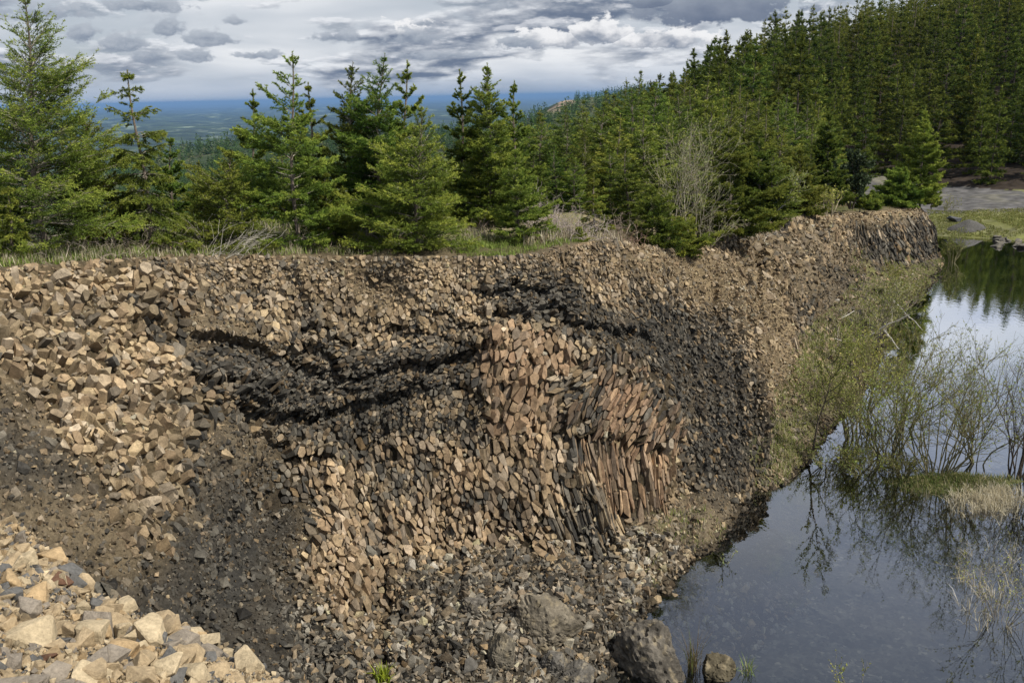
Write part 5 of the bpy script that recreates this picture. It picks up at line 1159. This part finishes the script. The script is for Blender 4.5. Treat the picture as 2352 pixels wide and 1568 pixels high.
# shoots in the near water and at the bottom of the picture
for (px, py, lb, st, H, ln, sd2) in ((2290, 1440, 'leafing willow shoots with dry white grass in the near right water', 11, 1.55, 700, 631), (1925, 1600, 'single upright yellow green willow shoot at the near bottom', 1, 1.0, 90, 632), (1965, 1600, 'forked yellow green willow shoot at the near bottom', 2, .75, 130, 633), (1660, 1300, 'short leafy twig hanging over the near shore', 2, .5, 60, 634)):
    broadleaf('willow_shoot', pond(px, py, -.05), lb, 'shoot', None, GREYB, ln, .034, YG, sd2, minlev=0, stems=st, H=H, spread=.5, kids=4, levels=2 if st < 3 else 3, r0=.009, upk=.05)

# ------------------------------------------------------------------ grasses
def grass_blades(P, n_per, h, w, cols, seed, lean=.5):
    g = np.random.default_rng(seed); P = np.repeat(P, n_per, 0); n = len(P); P = P + np.concatenate([g.normal(0, .05, (n, 2)), np.zeros((n, 1))], 1)
    a = g.uniform(0, 6.283, n); H_ = h * g.uniform(.45, 1.25, n); le = np.abs(g.normal(0, lean, n)); d = np.stack([np.cos(a) * le, np.sin(a) * le, np.ones(n)], 1); d = unit(d)
    s = np.stack([-np.sin(a), np.cos(a), 0 * a], 1) * (w * g.uniform(.6, 1.3, n))[:, None]
    m = P + d * (H_ * .55)[:, None]; d2 = unit(d + np.stack([np.cos(a) * le, np.sin(a) * le, -.5 * le], 1) * .8); t = m + d2 * (H_ * .5)[:, None]
    V = np.stack([P - s, P + s, m + s * .7, m - s * .7, t], 1).reshape(-1, 3); b5 = np.arange(n)[:, None] * 5
    Q = b5 + np.array([[0, 1, 2, 3]]); T = b5 + np.array([[3, 2, 4]]); c = np.array(cols)[g.integers(0, len(cols), n)] * g.uniform(.7, 1.25, (n, 1)); return V, T, Q, np.repeat(c, 5, 0)
GGRN = [(.20, .28, .05), (.26, .32, .075), (.15, .21, .04)]; GDRY = [(.48, .42, .28), (.40, .34, .21), (.55, .50, .36)]
# rim: points just behind the rim on the plateau strip
GB_ = Bag(); g = np.random.default_rng(91)
def rim_pts(n, o0, o1, x0, x1):
    i = g.integers(0, NI, n * 6); o_ = g.uniform(o0, o1, n * 6); j = np.clip(np.searchsorted(-ob, -o_), 1, len(ob) - 1)
    P = S1[i, 0] + bk[i] * o_[:, None]; P[:, 2] = BK[i, j, 2]; qx, _q = project(P); w = (qx > x0) & (qx < x1); return P[w][:n]
for (n, o0, o1, x0, x1, per, h, cols, sd2, le) in (
        (1500, .25, 2.2, -60, 700, 5, .17, GDRY + GGRN[:1], 1, .5), (900, .3, 2.0, -60, 430, 5, .12, GGRN, 2, .5), (700, .25, 1.6, 430, 700, 5, .13, GGRN + GDRY[:1], 3, .5),
        (500, .3, 2, 700, 900, 5, .12, GDRY + GGRN, 4, .5), (1300, .25, 2.6, 1050, 1330, 6, .12, GGRN + [(.22, .27, .07)], 5, .5), (1500, .6, 4.9, 1200, 1520, 6, .3, GDRY + [(.25, .20, .14)], 6, .6), (900, 1.5, 4.9, 1040, 1300, 5, .25, GDRY + GGRN[:1], 16, .6), (900, 1.2, 4.9, -60, 800, 5, .26, GDRY + GGRN[:2], 17, .6), (400, .4, 3, 1500, 1800, 4, .16, GDRY + GGRN, 7, .5), (600, .3, 3, 1780, 2100, 4, .12, [(.20, .21, .05), (.25, .23, .08)], 8, .5)):
    P = rim_pts(n, o0, o1, x0, x1)
    if len(P): GB_.add(*grass_blades(P, per, h, .006 if x1 < 1500 else .011, cols, sd2, le))
tag(GB_.build('grass', M_GRASS), 'short green and dry straw grass along the top of the quarry rim', 'grass', None, 'stuff')
# banks: sparse grass on the talus and by the water
SHB = Bag()
def dens_gr(rg, P):
    px, py = PX0, PY0; t = inpoly(px, py, [(1430, 1270), (1560, 1160), (1700, 1150), (1765, 1080), (1755, 960), (1835, 780), (1960, 650), (2090, 612), (2180, 590), (2190, 640), (2060, 720), (1900, 930), (1800, 1120), (1660, 1280), (1500, 1390)])
    return t * (P[..., 2] > .0) * (P[..., 2] < 2.4) * (smooth(-.1, .45, fbm(P * .9, 3, 55)) + .8 * smooth(9.8, 10.6, GA)) * 150
a, b = scatter(28000, dens_gr, 92); P = sample(S1, a, b); SHB.add(*grass_blades(P, 5, .15, .009, [(.22, .26, .06), (.27, .28, .09), (.17, .22, .05), (.33, .31, .14)] + GDRY[:2], 93, .7))
tag(SHB.build('bank_grass', M_GRASS), 'thin yellow green grass on the gravel banks beside the pond', 'grass', None, 'stuff')
CG = Bag(); n = 9000; qpx, qpy = g.uniform(2130, 2480, n), g.uniform(488, 556, n); kk = []
for x, y in zip(qpx, qpy): kk.append(atz(x, y, .4))
kk = np.array(kk); kk[:, 2] = ground_z(kk[:, 0], kk[:, 1]); sd_k, _q = segdist(kk[:, 0], kk[:, 1], FARSHORE); kk[:, 2] = np.minimum(kk[:, 2], -.06 + .2 * sd_k); kk = kk[(fbm(kk * .35, 2, 95) > -.3) & ~inpoly(kk[:, 0], kk[:, 1], QUARRY) & (kk[:, 2] > .03)]
CG.add(*grass_blades(kk, 3, .10, .02, [(.20, .21, .05), (.15, .18, .045), (.24, .22, .08)], 96, .5))
tag(CG.build('clearing_grass', M_GRASS), 'mossy yellow green grass around the gravel clearing', 'grass', None, 'stuff')
# grassy islet under the largest willow
ip = pond(2190, 1112, 0); th = np.linspace(0, 2 * math.pi, 61)[:-1]; IV = []
for r_ in np.linspace(1, 0, 12):
    for t in th:
        k = 1 + .22 * math.sin(3 * t + 1) + .12 * math.sin(7 * t); IV.append([ip[0] + math.cos(t) * r_ * 1.85 * k, ip[1] + math.sin(t) * r_ * .62 * k, -.12 + .26 * (1 - r_ ** 2)])
IV = np.array(IV); IV[:, 2] += .05 * fbm(IV * 4, 3, 3); IQ = np.array([[a_ * 60 + k, a_ * 60 + (k + 1) % 60, (a_ + 1) * 60 + (k + 1) % 60, (a_ + 1) * 60 + k] for a_ in range(11) for k in range(60)])
tag(build('islet_ground', IV, [IQ], M_GROUND, None, np.tile([.06, .065, .025], (len(IV), 1))), kind='structure')
IG = Bag(); w = IV[g.integers(0, len(IV), 1100)] + g.normal(0, .05, (1100, 3)) * np.array([1, 1, .1]); IG.add(*grass_blades(w, 5, .13, .007, [(.11, .15, .03), (.08, .11, .025), (.20, .20, .07), (.30, .26, .14)], 97, .8))
q_ = np.array([pond(x, y, .02) for x, y in zip(g.normal(2275, 42, 300), g.normal(1148, 17, 300))]); IG.add(*grass_blades(q_, 7, .24, .006, GDRY + [(.52, .47, .36)], 98, 1.0))
q_ = np.array([pond(x, y, .0) for x, y in zip(g.uniform(2200, 2352, 60), g.uniform(1260, 1450, 60))]); IG.add(*grass_blades(q_, 5, .34, .005, GDRY + [(.50, .47, .40)], 99, .9))
tag(IG.build('islet_grass', M_GRASS), 'green and bleached grass on the islet and in the shallow water under the largest willow', 'grass', None, 'stuff')
def tuft(px, py, label, h, cols, n, seed, z=0.0, w=.006, lean=.6):
    p = pond(px, py, z); V, T, Q, c = grass_blades(np.repeat(p[None], n, 0), 1, h, w, cols, seed, lean); o = build('grass_tuft', V - p, [T, Q], M_GRASS, None, c); o.location = p; tag(o, label, 'grass tuft')
tuft(1590, 1540, 'dark reedy tuft standing in the water beside the mossy boulder', .75, [(.10, .08, .04), (.16, .12, .06), (.12, .15, .04)], 70, 1, 0, .006, .45)
tuft(1715, 1545, 'small green tuft in the water right of the mossy boulder', .28, GGRN + GDRY[:1], 40, 2)
tuft(880, 1560, 'bright yellow green weed at the bottom of the rubble slope', .25, [(.30, .34, .03), (.22, .28, .03)], 60, 3, .7, .012)
# brambles and dead stalks on the rim
def thicket(px, py, d, wx, n, H, label, seed, bark=(.36, .30, .25), leafn=0, lean=(0, 0), wander=.3, upk=-.10, kids=6):
    p = at(px, py, d); g_ = np.random.default_rng(seed); A, B, ra, rb, lv = [], [], [], [], []
    for k in range(int(n * 1.5)):
        o_ = woody((g_.normal(0, wx * .45), g_.normal(0, .5), -.05), 1, H * g_.uniform(.6, 1.2), 0, seed * 100 + k, levels=2, kids=kids, r0=.011, wander=wander, upk=upk, lean=(g_.normal(lean[0], .6 if wander > .1 else .25), g_.normal(lean[1], .5 if wander > .1 else .2)))
        for l_, v in zip((A, B, ra, rb, lv), o_): l_.append(v)
    A, B, ra, rb, lv = map(np.concatenate, (A, B, ra, rb, lv)); e = empty('bramble', p); tag(e, label, 'bramble', 'brambles and dead stalks on the rim'); V, Q = tubes(A, B, ra, rb, 3)
    build('stalks', V, [Q], M_BARK, e, np.tile(np.array(bark), (len(V), 1)) * g_.uniform(.7, 1.2, (len(V), 1)))
    if leafn:
        V, Q, c = leaves_on(A, B, lv, leafn, .045, [(.13, .17, .05), (.20, .20, .07), (.16, .10, .06)], seed + 7, 0); build('leaves', V, [Q], M_LEAF, e, c)
for a_ in ((1300, 548, 21.3, 1.1, 60, 1.0, 'widest tangle of grey brambles behind the tiny fir seedling', 71, (.36, .30, .27), 500), (1230, 520, 23, .8, 40, 1.1, 'grey brambles under the spindly fir', 72, (.38, .32, .30), 200), (1400, 545, 23.5, .8, 40, .9, 'dry brambles at the foot of the bare pale tree', 73, (.36, .29, .22), 150), (1100, 560, 20.6, .5, 26, .7, 'brown round bramble right of the full pyramid fir', 74, (.30, .23, .19), 60),
           (830, 560, 20, .6, 30, .9, 'dead stalks between the tall open fir and the pyramid fir', 75, (.40, .35, .28), 60), (760, 580, 19, .8, 24, .6, 'dry low stalks under the low bushy fir', 76, (.38, .31, .24), 40), (640, 582, 18.4, .8, 24, .55, 'dry stalks under the tall open fir', 77, (.38, .32, .24), 60), (290, 590, 16.6, .9, 40, .9, 'brown dead stalks in front of the slender leaning fir', 78, (.34, .28, .22), 100), (440, 585, 17.5, .6, 26, .8, 'thin dry stems left of the bent pale stalks', 79, (.36, .31, .24), 60),
           (90, 605, 15.5, .9, 30, .7, 'dry twigs at the skirt of the tallest rim fir', 80, (.36, .31, .24), 80), (1440, 562, 22.6, .5, 16, .7, 'reddish twigs beside the dark young fir', 81, (.30, .19, .14), 60), (1690, 540, 30.5, 1.2, 30, 1.0, 'pale twigs hanging over the rim right of the broad fir', 82, (.42, .38, .31), 80)): thicket(*a_)
thicket(510, 588, 17.3, .55, 26, 1.05, 'bent pale stalks all leaning to the right on the rim', 83, (.50, .46, .38), 0, (.9, 0), .08, -.05, 3)

# ------------------------------------------------------------------ output
vs = scene.view_settings; vs.view_transform = 'Standard'; vs.look = 'None'; vs.exposure = 0.17; vs.gamma = 1.0; vs.use_curve_mapping = False
scene.cycles.max_bounces = 8; scene.cycles.transparent_max_bounces = 12; scene.cycles.caustics_reflective = False; scene.cycles.caustics_refractive = False
scene.cycles.use_denoising = True
